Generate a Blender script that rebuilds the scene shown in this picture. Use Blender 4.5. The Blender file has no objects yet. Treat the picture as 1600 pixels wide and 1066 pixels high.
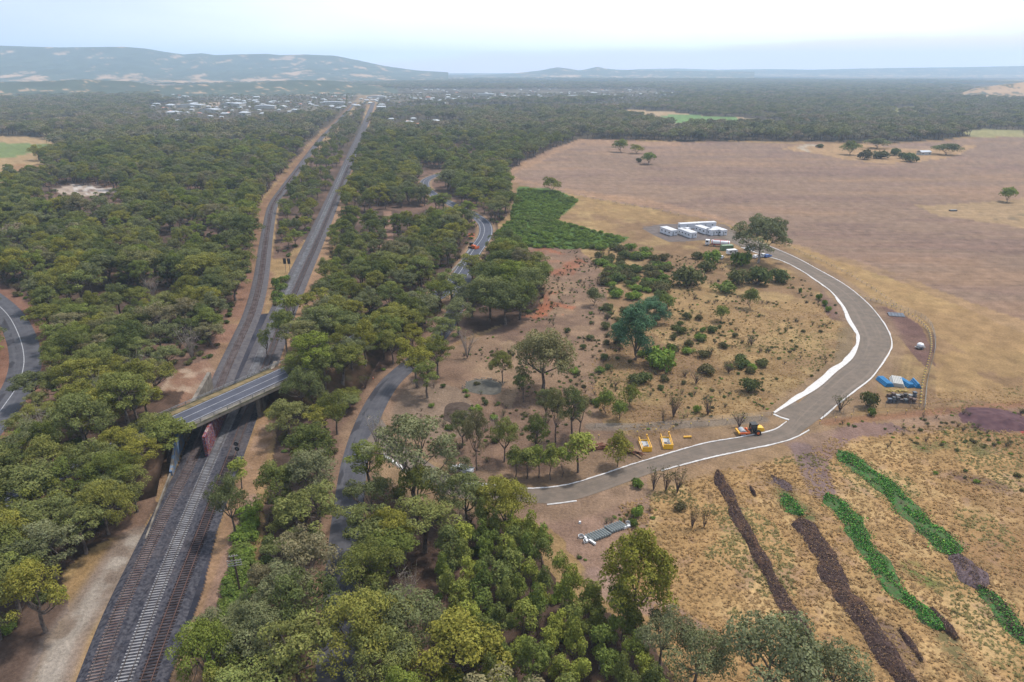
import bpy, math, random
import numpy as np
from mathutils import Vector, Matrix
# ---------------------------------------------------------------- camera, sky, sun, exposure
scene = bpy.context.scene
COL = scene.collection
CAM_H = 85.0
TANP = 0.3993
PITCH = math.atan(TANP)
CP, SP = math.cos(PITCH), math.sin(PITCH)
FPX = 1067.0
cam_d = bpy.data.cameras.new('camera')
cam_d.sensor_width = 36.0
cam_d.lens = 36.0 * FPX / 1600.0
cam_d.clip_start = 0.5
cam_d.clip_end = 90000
cam = bpy.data.objects.new('camera', cam_d)
COL.objects.link(cam)
cam.location = (0, 0, CAM_H)
cam.rotation_euler = (math.pi / 2 - PITCH, 0, 0)
scene.camera = cam
scene.render.engine = 'CYCLES'
scene.cycles.use_denoising = True
scene.cycles.max_bounces = 5
scene.cycles.diffuse_bounces = 2
scene.cycles.glossy_bounces = 2
scene.cycles.transmission_bounces = 2
scene.cycles.transparent_max_bounces = 4
scene.cycles.volume_bounces = 1
scene.view_settings.view_transform = 'Standard'
scene.view_settings.look = 'None'
scene.view_settings.gamma = 1.0
scene.view_settings.exposure = 0.66
scene.view_settings.use_curve_mapping = False

SUN_EL, SUN_AZ = 64.0, 60.0          # azimuth to the right of the view direction
world = bpy.data.worlds.new('World')
scene.world = world
world.use_nodes = True
wn = world.node_tree
wn.nodes.clear()
def N(nt, kind, **kw):
    n = nt.nodes.new(kind)
    for k, v in kw.items():
        setattr(n, k, v)
    return n
def MATH(nt, op, a, b=None, c=None):
    n = nt.nodes.new('ShaderNodeMath'); n.operation = op
    for i, v in enumerate((a, b, c)):
        if v is None: continue
        if isinstance(v, (int, float)): n.inputs[i].default_value = v
        else: nt.links.new(v, n.inputs[i])
    return n.outputs[0]
def MIXC(nt, f, a, b, blend='MIX'):
    n = nt.nodes.new('ShaderNodeMix'); n.data_type = 'RGBA'; n.blend_type = blend; n.clamp_factor = True
    for i, v in ((0, f), (6, a), (7, b)):
        if isinstance(v, (int, float)): n.inputs[i].default_value = v
        elif isinstance(v, (tuple, list)): n.inputs[i].default_value = (*v[:3], 1)
        else: nt.links.new(v, n.inputs[i])
    return n.outputs[2]
def MAPR(nt, v, a, b, c=0.0, d=1.0, smooth=True):
    n = nt.nodes.new('ShaderNodeMapRange'); n.interpolation_type = 'SMOOTHSTEP' if smooth else 'LINEAR'
    nt.links.new(v, n.inputs[0])
    for i, x in enumerate((a, b, c, d)): n.inputs[i + 1].default_value = x
    return n.outputs[0]
def NOISE(nt, vec, scale, detail=3, rough=0.55, dist=0.0):
    n = nt.nodes.new('ShaderNodeTexNoise')
    n.inputs['Scale'].default_value = scale; n.inputs['Detail'].default_value = detail
    n.inputs['Roughness'].default_value = rough; n.inputs['Distortion'].default_value = dist
    if vec is not None: nt.links.new(vec, n.inputs['Vector'])
    return n.outputs['Fac']
sky = N(wn, 'ShaderNodeTexSky', sky_type='NISHITA', sun_disc=False)
sky.sun_elevation = math.radians(SUN_EL)
sky.sun_rotation = math.radians(SUN_AZ)
sky.air_density = 1.0; sky.dust_density = 2.0; sky.ozone_density = 1.0
tc = N(wn, 'ShaderNodeTexCoord')
sep = N(wn, 'ShaderNodeSeparateXYZ'); wn.links.new(tc.outputs['Generated'], sep.inputs[0])
X, Y, Z = sep.outputs
skyc = MIXC(wn, 1.0, sky.outputs[0], (0.085, 0.085, 0.085), 'MULTIPLY')
# thin overcast: bright white towards the sun side, pale blue on the left
az = MATH(wn, 'ARCTAN2', X, Y)
mp = N(wn, 'ShaderNodeMapping'); mp.inputs['Scale'].default_value = (1, 1, 4.5)
wn.links.new(tc.outputs['Generated'], mp.inputs[0])
cl = NOISE(wn, mp.outputs[0], 2.6, 5, 0.5, 0.3)
glow = MAPR(wn, az, -0.62, 0.10)
glow2 = MAPR(wn, az, 1.1, 0.35)
g = MATH(wn, 'MULTIPLY', glow, glow2)
blue = (0.52, 0.60, 0.76); white = (1.06, 1.09, 1.10)
cl2 = MATH(wn, 'ADD', g, MATH(wn, 'MULTIPLY', MATH(wn, 'SUBTRACT', cl, 0.5), 0.9))
cloud = MIXC(wn, cl2, blue, white)
s2 = MIXC(wn, 0.88, skyc, cloud)
# lavender band of smoke lying on the horizon, thicker to the right
smn = NOISE(wn, mp.outputs[0], 5.0, 4, 0.5)
top = MATH(wn, 'ADD', MATH(wn, 'MULTIPLY', MAPR(wn, az, -0.15, 0.7, 0.0, 1.0, False), 0.036), MATH(wn, 'ADD', 0.008, MATH(wn, 'MULTIPLY', MATH(wn, 'SUBTRACT', smn, 0.5), 0.03)))
sm = MAPR(wn, MATH(wn, 'SUBTRACT', Z, top), 0.007, -0.007)
smf = MATH(wn, 'MULTIPLY', sm, 0.9)
smoke = MIXC(wn, cl, (0.74, 0.63, 0.80), (0.84, 0.72, 0.84))
s3 = MIXC(wn, smf, s2, smoke)
bg = N(wn, 'ShaderNodeBackground'); bg.inputs[1].default_value = 1.0
wn.links.new(s3, bg.inputs[0])
wo = N(wn, 'ShaderNodeOutputWorld'); wn.links.new(bg.outputs[0], wo.inputs[0])

sd = bpy.data.lights.new('sun', 'SUN'); sd.energy = 3.0; sd.angle = math.radians(6); sd.color = (1.0, 0.95, 0.88)
so = bpy.data.objects.new('sun', sd); COL.objects.link(so)
sdir = Vector((math.sin(math.radians(SUN_AZ)) * math.cos(math.radians(SUN_EL)), math.cos(math.radians(SUN_AZ)) * math.cos(math.radians(SUN_EL)), math.sin(math.radians(SUN_EL))))
so.rotation_euler = sdir.to_track_quat('Z', 'Y').to_euler()

# ---------------------------------------------------------------- helpers
K = 2.05      # displayed brightness of a white surface in this light
HAZE = 1.25e-4
def lin(v):
    v = v / 255.0
    return v / 12.92 if v <= 0.04045 else ((v + 0.055) / 1.055) ** 2.4
def c(r, g, b, k=1.0):
    return tuple(min(0.9, lin(v) * k / K) for v in (r, g, b))
def g(px, py, z=0.0):
    dx = (px - 800.0) / FPX; dy = (533.0 - py) / FPX
    vz = -SP + dy * CP
    t = (z - CAM_H) / vz
    return Vector((t * dx, t * (CP + dy * SP), z))
def gp(pts, z=0.0):
    return [g(p[0], p[1], p[2] if len(p) > 2 else z) for p in pts]
def proj(x, y, z=0.0):
    d = y * CP + (CAM_H - z) * SP
    d = np.where(d < 1.0, 1.0, d)
    u = y * SP - (CAM_H - z) * CP
    return 800.0 + FPX * x / d, 533.0 - FPX * u / d
def mpp(px, py):                    # metres per photo pixel at a ground point
    p = g(px, py)
    return (p.y * CP + CAM_H * SP) / FPX
def hash2(ix, iy, seed):
    h = (ix.astype(np.int64) * 374761393 + iy.astype(np.int64) * 668265263 + seed * 974711) & 0x7fffffff
    h = ((h ^ (h >> 13)) * 1274126177) & 0x7fffffff
    h = (h ^ (h >> 16)) & 0xffff
    return h / 65535.0
def vnoise(x, y, seed=0):
    ix = np.floor(x); iy = np.floor(y); fx = x - ix; fy = y - iy
    fx = fx * fx * (3 - 2 * fx); fy = fy * fy * (3 - 2 * fy)
    a = hash2(ix, iy, seed); b = hash2(ix + 1, iy, seed); cc = hash2(ix, iy + 1, seed); d = hash2(ix + 1, iy + 1, seed)
    return (a * (1 - fx) + b * fx) * (1 - fy) + (cc * (1 - fx) + d * fx) * fy
def fbm(x, y, seed=0, octv=4, gain=0.5):
    s = 0; amp = 1; tot = 0
    for i in range(octv):
        s = s + amp * vnoise(x * 2 ** i + i * 17.3, y * 2 ** i - i * 9.1, seed + i * 31); tot += amp; amp *= gain
    return s / tot
def pip(px, py, poly):
    inside = np.zeros(np.shape(px), bool)
    n = len(poly); j = n - 1
    for i in range(n):
        xi, yi = poly[i]; xj, yj = poly[j]
        if yi != yj:
            cond = ((yi > py) != (yj > py)) & (px < (xj - xi) * (py - yi) / (yj - yi) + xi)
            inside ^= cond
        j = i
    return inside
def dist_poly(x, y, pts):           # distance to a world polyline
    best = np.full(np.shape(x), 1e9)
    for a, b in zip(pts[:-1], pts[1:]):
        ax, ay = a[0], a[1]; vx, vy = b[0] - ax, b[1] - ay
        L = vx * vx + vy * vy + 1e-9
        t = np.clip(((x - ax) * vx + (y - ay) * vy) / L, 0, 1)
        best = np.minimum(best, np.hypot(x - ax - t * vx, y - ay - t * vy))
    return best
def smooth(pts, step=3.0):
    P = [Vector(p) for p in pts]
    P = [P[0] * 2 - P[1]] + P + [P[-1] * 2 - P[-2]]
    out = []
    for i in range(1, len(P) - 2):
        p0, p1, p2, p3 = P[i - 1:i + 3]
        # centripetal-like: limit tangents
        L = (p2 - p1).length
        m1 = (p2 - p0) * (L / max(1e-6, (p2 - p1).length + (p1 - p0).length))
        m2 = (p3 - p1) * (L / max(1e-6, (p3 - p2).length + (p2 - p1).length))
        n = max(1, int(L / step))
        for k in range(n):
            t = k / n
            out.append((2*t**3-3*t*t+1)*p1 + (t**3-2*t*t+t)*m1 + (-2*t**3+3*t*t)*p2 + (t**3-t*t)*m2)
    out.append(P[-2])
    return out
def resample(pts, n):
    P = np.array([tuple(p) for p in pts]); d = np.r_[0, np.cumsum(np.linalg.norm(np.diff(P, axis=0), axis=1))]
    t = np.linspace(0, d[-1], n)
    return [Vector([np.interp(v, d, P[:, k]) for k in range(3)]) for v in t], d[-1]
def every(pts, step):
    P = np.array([tuple(p) for p in pts]); L = np.sum(np.linalg.norm(np.diff(P, axis=0), axis=1))
    return resample(pts, max(2, int(L / step)))[0]
def side(pts):                       # left-hand normals
    out = []
    for i in range(len(pts)):
        a = pts[max(0, i - 1)]; b = pts[min(len(pts) - 1, i + 1)]
        d = (b - a); d.z = 0; d.normalize()
        out.append(Vector((-d.y, d.x, 0)))
    return out
def offset(pts, o, z=0.0):
    return [p + n * o + Vector((0, 0, z)) for p, n in zip(pts, side(pts))]

class MB:
    """collects shapes and links them as one mesh"""
    def __init__(s): s.v = []; s.f = []; s.m = []; s.uv = {}
    def add(s, vs, fs, mi=0):
        o = len(s.v); s.v += [tuple(v) for v in vs]
        for f in fs: s.f.append(tuple(i + o for i in f)); s.m.append(mi)
    def box(s, cx, cy, cz, sx, sy, sz, rz=0, mi=0, taper=1.0, M=None):
        vs = []
        for dz, t in ((-.5, 1.0), (.5, taper)):
            for dx, dy in ((-.5, -.5), (.5, -.5), (.5, .5), (-.5, .5)):
                vs.append(Vector((dx * sx * t, dy * sy * t, dz * sz)))
        R = M if M is not None else Matrix.Rotation(rz, 3, 'Z')
        vs = [R @ v + Vector((cx, cy, cz)) for v in vs]
        s.add(vs, [(0, 3, 2, 1), (4, 5, 6, 7), (0, 1, 5, 4), (1, 2, 6, 5), (2, 3, 7, 6), (3, 0, 4, 7)], mi); return s
    def tube(s, pts, rad, n=6, mi=0, cap=True):
        pts = [Vector(p) for p in pts]
        if isinstance(rad, (int, float)): rad = [rad] * len(pts)
        o = len(s.v); up = Vector((0, 0, 1))
        for i, p in enumerate(pts):
            d = (pts[min(i + 1, len(pts) - 1)] - pts[max(i - 1, 0)])
            if d.length < 1e-9: d = Vector((0, 0, 1))
            d.normalize()
            u = d.cross(up if abs(d.z) < .95 else Vector((1, 0, 0))); u.normalize(); w = u.cross(d)
            for k in range(n):
                a = 2 * math.pi * k / n
                s.v.append(tuple(p + (u * math.cos(a) + w * math.sin(a)) * rad[i]))
        for i in range(len(pts) - 1):
            for k in range(n):
                a = o + i * n + k; b = o + i * n + (k + 1) % n
                s.f.append((a, a + n, b + n, b)); s.m.append(mi)
        if cap:
            s.f.append(tuple(o + k for k in range(n))); s.m.append(mi)
            e = o + (len(pts) - 1) * n
            s.f.append(tuple(e + k for k in reversed(range(n)))); s.m.append(mi)
        return s
    def prism(s, prof, y0, y1, mi=0, M=None):          # profile in xz extruded along y
        n = len(prof); vs = [Vector((p[0], y0, p[1])) for p in prof] + [Vector((p[0], y1, p[1])) for p in prof]
        if M is not None: vs = [M @ v for v in vs]
        fs = [(i, (i + 1) % n, (i + 1) % n + n, i + n) for i in range(n)] + [tuple(reversed(range(n))), tuple(range(n, 2 * n))]
        s.add(vs, fs, mi); return s
    def wheel(s, x, y, z, r, w, mi=0, n=14, axis='y'):
        a, b = ((x, y - w / 2, z), (x, y + w / 2, z)) if axis == 'y' else ((x - w / 2, y, z), (x + w / 2, y, z))
        return s.tube([a, b], r, n, mi)
    def build(s, name, mats, parent=None, smooth_=False, **tags):
        me = bpy.data.meshes.new(name)
        me.from_pydata([tuple(v) for v in s.v], [], s.f)
        if not isinstance(mats, (list, tuple)): mats = [mats]
        for m in mats: me.materials.append(m)
        me.polygons.foreach_set('material_index', s.m)
        if smooth_: me.polygons.foreach_set('use_smooth', [True] * len(s.f))
        me.update()
        o = bpy.data.objects.new(name, me); COL.objects.link(o)
        if parent is not None: o.parent = parent
        return tag(o, **tags)
def tag(o, label=None, cat=None, group=None, kind=None):
    if label: o['label'] = label
    if cat: o['category'] = cat
    if group: o['group'] = group
    if kind: o['kind'] = kind
    return o
def empty(name, loc, rz=0, **tags):
    o = bpy.data.objects.new(name, None); COL.objects.link(o)
    o.location = loc; o.rotation_euler = (0, 0, rz); o.empty_display_size = 0.5
    return tag(o, **tags)
KIDS = {}
def adopt(root):
    KIDS[root.name] = [o for o in bpy.data.objects if o.parent == root]
def dup(root, loc, rz, sc=1.0, label=None, group=None):
    r = root.copy(); COL.objects.link(r); r.location = loc; r.rotation_euler = (0, 0, rz)
    r.scale = (sc, sc, sc) if isinstance(sc, (int, float)) else sc
    if label: r['label'] = label
    if group: r['group'] = group
    for ch in KIDS[root.name]:
        d = ch.copy(); COL.objects.link(d); d.parent = r
    return r
def npmesh(name, V, F, mats, parent=None, mi=None, smooth_=False, attrs=None, **tags):
    me = bpy.data.meshes.new(name)
    V = np.asarray(V, np.float32); F = np.asarray(F, np.int32); k = F.shape[1]
    me.vertices.add(len(V)); me.vertices.foreach_set('co', V.ravel())
    me.loops.add(F.size); me.loops.foreach_set('vertex_index', F.ravel())
    me.polygons.add(len(F)); me.polygons.foreach_set('loop_start', np.arange(0, F.size, k, dtype=np.int32))
    if not isinstance(mats, (list, tuple)): mats = [mats]
    for m in mats: me.materials.append(m)
    if mi is not None: me.polygons.foreach_set('material_index', mi)
    if smooth_: me.polygons.foreach_set('use_smooth', np.ones(len(F), bool))
    me.update(calc_edges=True)
    for an, (typ, data) in (attrs or {}).items():
        at = me.attributes.new(an, typ, 'POINT')
        at.data.foreach_set('color' if typ == 'FLOAT_COLOR' else 'value', np.asarray(data, np.float32).ravel())
    o = bpy.data.objects.new(name, me); COL.objects.link(o)
    if parent is not None: o.parent = parent
    return tag(o, **tags)
def ribbon(name, L, R, mat, parent=None, **tags):
    n = len(L); V = []; 
    for a, b in zip(L, R): V += [tuple(a), tuple(b)]
    F = [(2 * i + 1, 2 * i + 3, 2 * i + 2, 2 * i) for i in range(n - 1)]
    if len(F):
        a, b, c_ = (Vector(V[k]) for k in F[0][:3])
        if (b - a).cross(c_ - a).z < 0: F = [f[::-1] for f in F]
    o = npmesh(name, V, F, mat, parent, **tags)
    uv = o.data.uv_layers.new(name='UVMap')
    d = 0; ds = [0]
    for i in range(1, n): d += ((L[i] + R[i]) / 2 - (L[i - 1] + R[i - 1]) / 2).length; ds.append(d)
    vi = np.zeros(len(o.data.loops), np.int32); o.data.loops.foreach_get('vertex_index', vi)
    u = (vi % 2).astype(np.float32); v = np.array(ds, np.float32)[vi // 2]
    uv.data.foreach_set('uv', np.stack([u, v], 1).ravel())
    return o

# ---------------------------------------------------------------- materials
def base_mat(name, rough=0.8, spec=0.2, metal=0.0):
    m = bpy.data.materials.new(name); m.use_nodes = True; nt = m.node_tree
    b = nt.nodes['Principled BSDF']; b.inputs['Roughness'].default_value = rough
    b.inputs['Specular IOR Level'].default_value = spec; b.inputs['Metallic'].default_value = metal
    return m, nt, b
def mat(name, a, b2=None, scale=2.0, rough=0.7, spec=0.25, metal=0.0, bump=0.0, detail=4, world_space=False, dirt=None, dirt_scale=0.6):
    m, nt, b = base_mat(name, rough, spec, metal)
    if b2 is None: b2 = tuple(x * 0.8 for x in a)
    if world_space: vec = N(nt, 'ShaderNodeNewGeometry').outputs['Position']
    else: vec = N(nt, 'ShaderNodeTexCoord').outputs['Object']
    f = NOISE(nt, vec, scale, detail, 0.6)
    col = MIXC(nt, MAPR(nt, f, 0.3, 0.7), a, b2)
    if dirt is not None:
        d = NOISE(nt, vec, dirt_scale, 5, 0.65)
        col = MIXC(nt, MAPR(nt, d, 0.5, 0.72, 0, 0.7), col, dirt)
    nt.links.new(col, b.inputs['Base Color'])
    if bump > 0:
        bp = N(nt, 'ShaderNodeBump'); bp.inputs['Strength'].default_value = bump; bp.inputs['Distance'].default_value = 0.1
        nt.links.new(f, bp.inputs['Height']); nt.links.new(bp.outputs[0], b.inputs['Normal'])
    return m
M = {}
def leaf_mat(name, tones, trans=0.18, noise_amt=0.35):
    m, nt, b = base_mat(name, 0.75, 0.04)
    oi = N(nt, 'ShaderNodeObjectInfo'); at = N(nt, 'ShaderNodeAttribute', attribute_name='tint')
    rp = N(nt, 'ShaderNodeValToRGB'); rp.color_ramp.interpolation = 'LINEAR'
    e = rp.color_ramp.elements
    while len(e) < len(tones): e.new(0.5)
    for i, t in enumerate(tones): e[i].position = i / max(1, len(tones) - 1); e[i].color = (*t, 1)
    # neighbouring crowns share some tone: mix of own random and a broad ground-plan noise
    nz = NOISE(nt, oi.outputs['Location'], 0.012, 2, 0.5)
    f = MATH(nt, 'ADD', MATH(nt, 'MULTIPLY', oi.outputs['Random'], 1 - noise_amt), MATH(nt, 'MULTIPLY', MAPR(nt, nz, .3, .7), noise_amt))
    nt.links.new(f, rp.inputs[0])
    col = MIXC(nt, 1.0, rp.outputs[0], at.outputs['Color'], 'MULTIPLY')
    nt.links.new(col, b.inputs['Base Color'])
    tr = N(nt, 'ShaderNodeBsdfTranslucent'); nt.links.new(MIXC(nt, 1.0, col, (1.3, 1.35, 0.6), 'MULTIPLY'), tr.inputs[0])
    mx = N(nt, 'ShaderNodeMixShader'); mx.inputs[0].default_value = trans
    nt.links.new(b.outputs[0], mx.inputs[1]); nt.links.new(tr.outputs[0], mx.inputs[2])
    nt.links.new(mx.outputs[0], nt.nodes['Material Output'].inputs[0])
    return m
M['leaf'] = leaf_mat('gum_leaves', [(0.1788, 0.175, 0.0404), (0.0987, 0.1183, 0.0293), (0.148, 0.157, 0.055), (0.2158, 0.1992, 0.0404), (0.0864, 0.1026, 0.0329), (0.1541, 0.157, 0.0825), (0.148, 0.175, 0.0329), (0.1849, 0.157, 0.0915), (0.0765, 0.0966, 0.0293), (0.2528, 0.2233, 0.0439)])
M['leaf_gold'] = leaf_mat('yellow_green_leaves', [(.19,.175,.030), (.165,.160,.032)])
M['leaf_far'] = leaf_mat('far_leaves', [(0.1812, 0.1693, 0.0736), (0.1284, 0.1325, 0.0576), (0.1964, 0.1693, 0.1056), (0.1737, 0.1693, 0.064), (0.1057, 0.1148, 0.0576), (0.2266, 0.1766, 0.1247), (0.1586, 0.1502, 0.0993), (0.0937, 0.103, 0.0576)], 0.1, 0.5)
M['leaf_young'] = leaf_mat('young_leaves', [(0.157, 0.1871, 0.0415), (0.1171, 0.1484, 0.0384), (0.2195, 0.2322, 0.0473), (0.113, 0.129, 0.0443), (0.1729, 0.2129, 0.0384)])
M['leaf_grey'] = leaf_mat('grey_green_leaves', [(0.1725, 0.1748, 0.092), (0.138, 0.1495, 0.0805), (0.1552, 0.1518, 0.0633)])
M['leaf_blue'] = leaf_mat('casuarina_leaves', [(0.066, 0.132, 0.072), (0.084, 0.144, 0.078)])
M['leaf_dark'] = leaf_mat('dark_bush_leaves', [(0.069, 0.0782, 0.0299), (0.0978, 0.0805, 0.0391), (0.0747, 0.0978, 0.0322), (0.115, 0.0978, 0.046)])
M['leaf_scrub'] = leaf_mat('green_scrub_leaves', [(0.1257, 0.1879, 0.0359), (0.153, 0.2077, 0.0414), (0.0983, 0.1385, 0.0331), (0.1693, 0.1879, 0.0552)])
M['leaf_weed'] = leaf_mat('weed_leaves', [(.035,.140,.020), (.030,.115,.018)], 0.2)
M['bark'] = mat('bark', (.17,.135,.11), (.06,.045,.04), 1.2, 0.9, 0.1, bump=.4, world_space=True)
M['bark_pale'] = mat('pale_bark', (.34,.29,.25), (.15,.12,.10), 0.8, 0.85, 0.1, bump=.3, world_space=True)
M['twig'] = mat('dry_twigs', (.14,.10,.085), (.08,.055,.05), 1.0, 0.9, 0.1)
# ---------------------------------------------------------------- lines of the place (photo points projected on the ground)
T1 = smooth(gp([(118,1160),(148,1066),(187,960),(228,870),(266,790),(305,712),(350,590),(374,536),(394,490),(407,440),(414,389),(419,356),(427,320),(444,294),(464,267),(480,245),(504,214),(524,194),(545,172),(556,160)]), 4)
T2 = smooth(gp([(160,1160),(194,1066),(265,880),(335,712),(392,590),(434,490),(497,356),(535,270),(566,200),(579,170),(583,160)]), 4)
T3 = smooth(gp([(200,1160),(230,1066),(298,880),(363,712),(408,594),(447,491),(505,357),(541,270),(569.5,200),(580.5,170),(584,160)]), 4)
ROAD_MAIN = smooth(gp([(516,1180),(524,1060),(532,950),(538,860),(546,780),(554,725),(568,675),(588,630),(612,595),(645,566),(675,538),(699,508),(714,478),(722,450),(727,428)]), 4)
ROAD_N = smooth(gp([(660,477),(700,450),(722,425),(740,395),(758,368),(757,350),(743,338),(712,322),(680,306),(664,292),(668,280),(700,268),(740,255)]), 4)
ROAD_W = smooth(gp([(-80,740),(-20,672),(8,635),(32,598),(40,560),(30,520),(10,487),(-30,455),(-80,430)]), 4)
BR = [(-60,812,1.0),(0,785,1.8),(60,757,3.2),(130,722,5.0),(200,692,6.6),(262,665,7.0),(295,650,7.0),(455,578,7.0),(490,561,6.6),(530,543,4.5),(575,520,2.5),(620,496,1.0),(672,468,0.05)]
ROAD_B = smooth([g(*p) for p in BR], 3)
NEW_IN = [(596,655),(622,690),(660,716),(700,741),(748,757),(790,762),(828,765),(881,760),(935,745),(985,728),(1035,713),(1102,694),(1159,684),(1210,673),(1230,660),(1238,644),(1252,626),(1280,606),(1306,583),(1333,560),(1343,536),(1343,523),(1330,499.6),(1320,479.5),(1300,456),(1273,436),(1246,419),(1223,408),(1200,401),(1160,387),(1130,372),(1105,364)]
NEW_OUT = [(572,690),(597,712),(620,730),(648,750),(700,774),(745,782),(811,784),(854,787),(895,782),(935,770),(971,757),(1032,735),(1102,716),(1181,699),(1222,690),(1246,681),(1255,673),(1262,668),(1280,655),(1306,633),(1333,611),(1360,590),(1380,563),(1391,543),(1390,526),(1376,500),(1353,473),(1320,446),(1280,423),(1243,403),(1216,391),(1180,377),(1150,366),(1134,360),(1110,357)]
# pair the two edges of the new road by the nearest fraction between shared knots
def pair(a, b, knots, n):
    A, B = [], []
    for (i0, i1, j0, j1), m in zip(knots, n):
        A += resample(smooth(gp(a[i0:i1 + 1]), 1.0), m)[0][:-1]; B += resample(smooth(gp(b[j0:j1 + 1]), 1.0), m)[0][:-1]
    A.append(g(*a[knots[-1][1]])); B.append(g(*b[knots[-1][3]]))
    return A, B
NI, NO = pair(NEW_IN, NEW_OUT, [(0, 4, 0, 5), (4, 13, 5, 14), (13, 17, 14, 19), (17, 21, 19, 23), (21, 28, 23, 30), (28, 31, 30, 34)], [30, 50, 16, 24, 30, 16])
NEW_MID = [(a + b) / 2 for a, b in zip(NI, NO)]

# ---------------------------------------------------------------- forest areas (where tree bases stand)
FOREST = [
 [(-400,1200),(10,1200),(60,1010),(92,960),(112,880),(150,850),(222,826),(240,790),(258,742),(268,690),(300,640),(318,600),(330,560),(352,520),(372,470),(392,430),(398,380),(404,340),(414,305),(440,275),(470,235),(495,205),(530,180),(556,150),(540,128),(-400,128)],
 [(430,402),(434,345),(446,300),(474,262),(520,206),(562,160),(575,160),(560,205),(530,272),(500,334),(478,372),(450,402)],
 [(352,1200),(372,1040),(385,975),(408,890),(412,800),(428,740),(436,690),(440,650),(462,600),(480,560),(492,500),(508,440),(524,360),(545,300),(560,255),(585,190),(592,160),(900,150),(910,205),(905,217),(842,242),(786,272),(792,292),(800,330),(775,352),(776,372),(800,385),(838,424),(850,462),(836,490),(790,505),(740,520),(700,540),(660,560),(625,590),(600,600),(580,628),(560,672),(542,720),(534,790),(524,870),(516,960),(506,1200)],
 [(553,1200),(552,1000),(553,870),(560,780),(580,735),(600,745),(640,770),(700,795),(745,800),(800,812),(840,830),(858,880),(880,925),(905,950),(960,958),(1010,1000),(1050,1050),(1100,1200)],
 [(585,190),(600,128),(1700,118),(1700,207),(1600,208),(1500,214),(1440,222),(1370,224),(1250,221),(1060,221),(905,217),(780,262),(600,262)],
]
CLEAR = [
 [(-50,212),(60,214),(88,224),(80,240),(60,250),(75,262),(70,278),(30,285),(-50,292)],                  # paddocks left
 [(78,296),(110,289),(160,291),(186,300),(150,308),(95,308)],                                            # sandy patch
 [(60,206),(148,210),(160,217),(90,220)], [(78,187),(130,186),(126,191),(80,192)],
 [(955,176),(985,172),(1040,174),(1100,181),(1160,184),(1230,193),(1245,200),(1200,199),(1150,203),(1080,203),(1030,196),(985,184)],
 [(1385,170),(1430,167),(1440,174),(1395,178)], [(1500,206),(1540,202),(1600,204),(1600,214),(1520,214)], [(1250,196),(1290,197),(1300,201),(1250,201)],
 [(1508,150),(1530,138),(1570,132),(1700,128),(1700,152),(1560,147)],
 [(728,384),(745,376),(752,392),(735,408),(715,428),(708,440),(700,432),(722,408)],                      # works beside road
 [(245,742),(290,690),(335,610),(345,585),(300,590),(258,690),(236,762)],
 [(326,560),(345,588),(318,618),(250,612),(262,590)],
 [(395,735),(430,690),(440,660),(410,664),(388,720)],
 [(600,330),(612,330),(618,400),(606,404)],                                                                # fire break
 [(640,262),(680,262),(700,272),(690,300),(665,300),(655,285)],
]
TOWN = [[(245,134),(400,133),(560,138),(700,140),(860,140),(1010,139),(1080,148),(960,155),(860,156),(700,162),(600,166),(560,170),(250,157)],
        [(235,165),(300,157),(400,158),(500,158),(560,160),(540,170),(470,176),(380,182),(345,192),(300,180),(238,178)],
        [(590,190),(640,186),(720,190),(745,200),(700,204),(610,204)], [(225,192),(290,190),(285,199),(230,200)]]
def inside(px, py, polys):
    r = np.zeros(np.shape(px), bool)
    for p in polys: r |= pip(px, py, p)
    return r
PURPLE = [(905,217),(1060,222),(1250,224),(1370,226),(1440,224),(1500,216),(1700,208),(1700,560),(1600,520),(1500,478),(1400,440),(1300,405),(1240,385),(1215,375),(1140,352),(1040,330),(905,306),(880,300),(820,290),(780,272),(842,242)]

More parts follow.
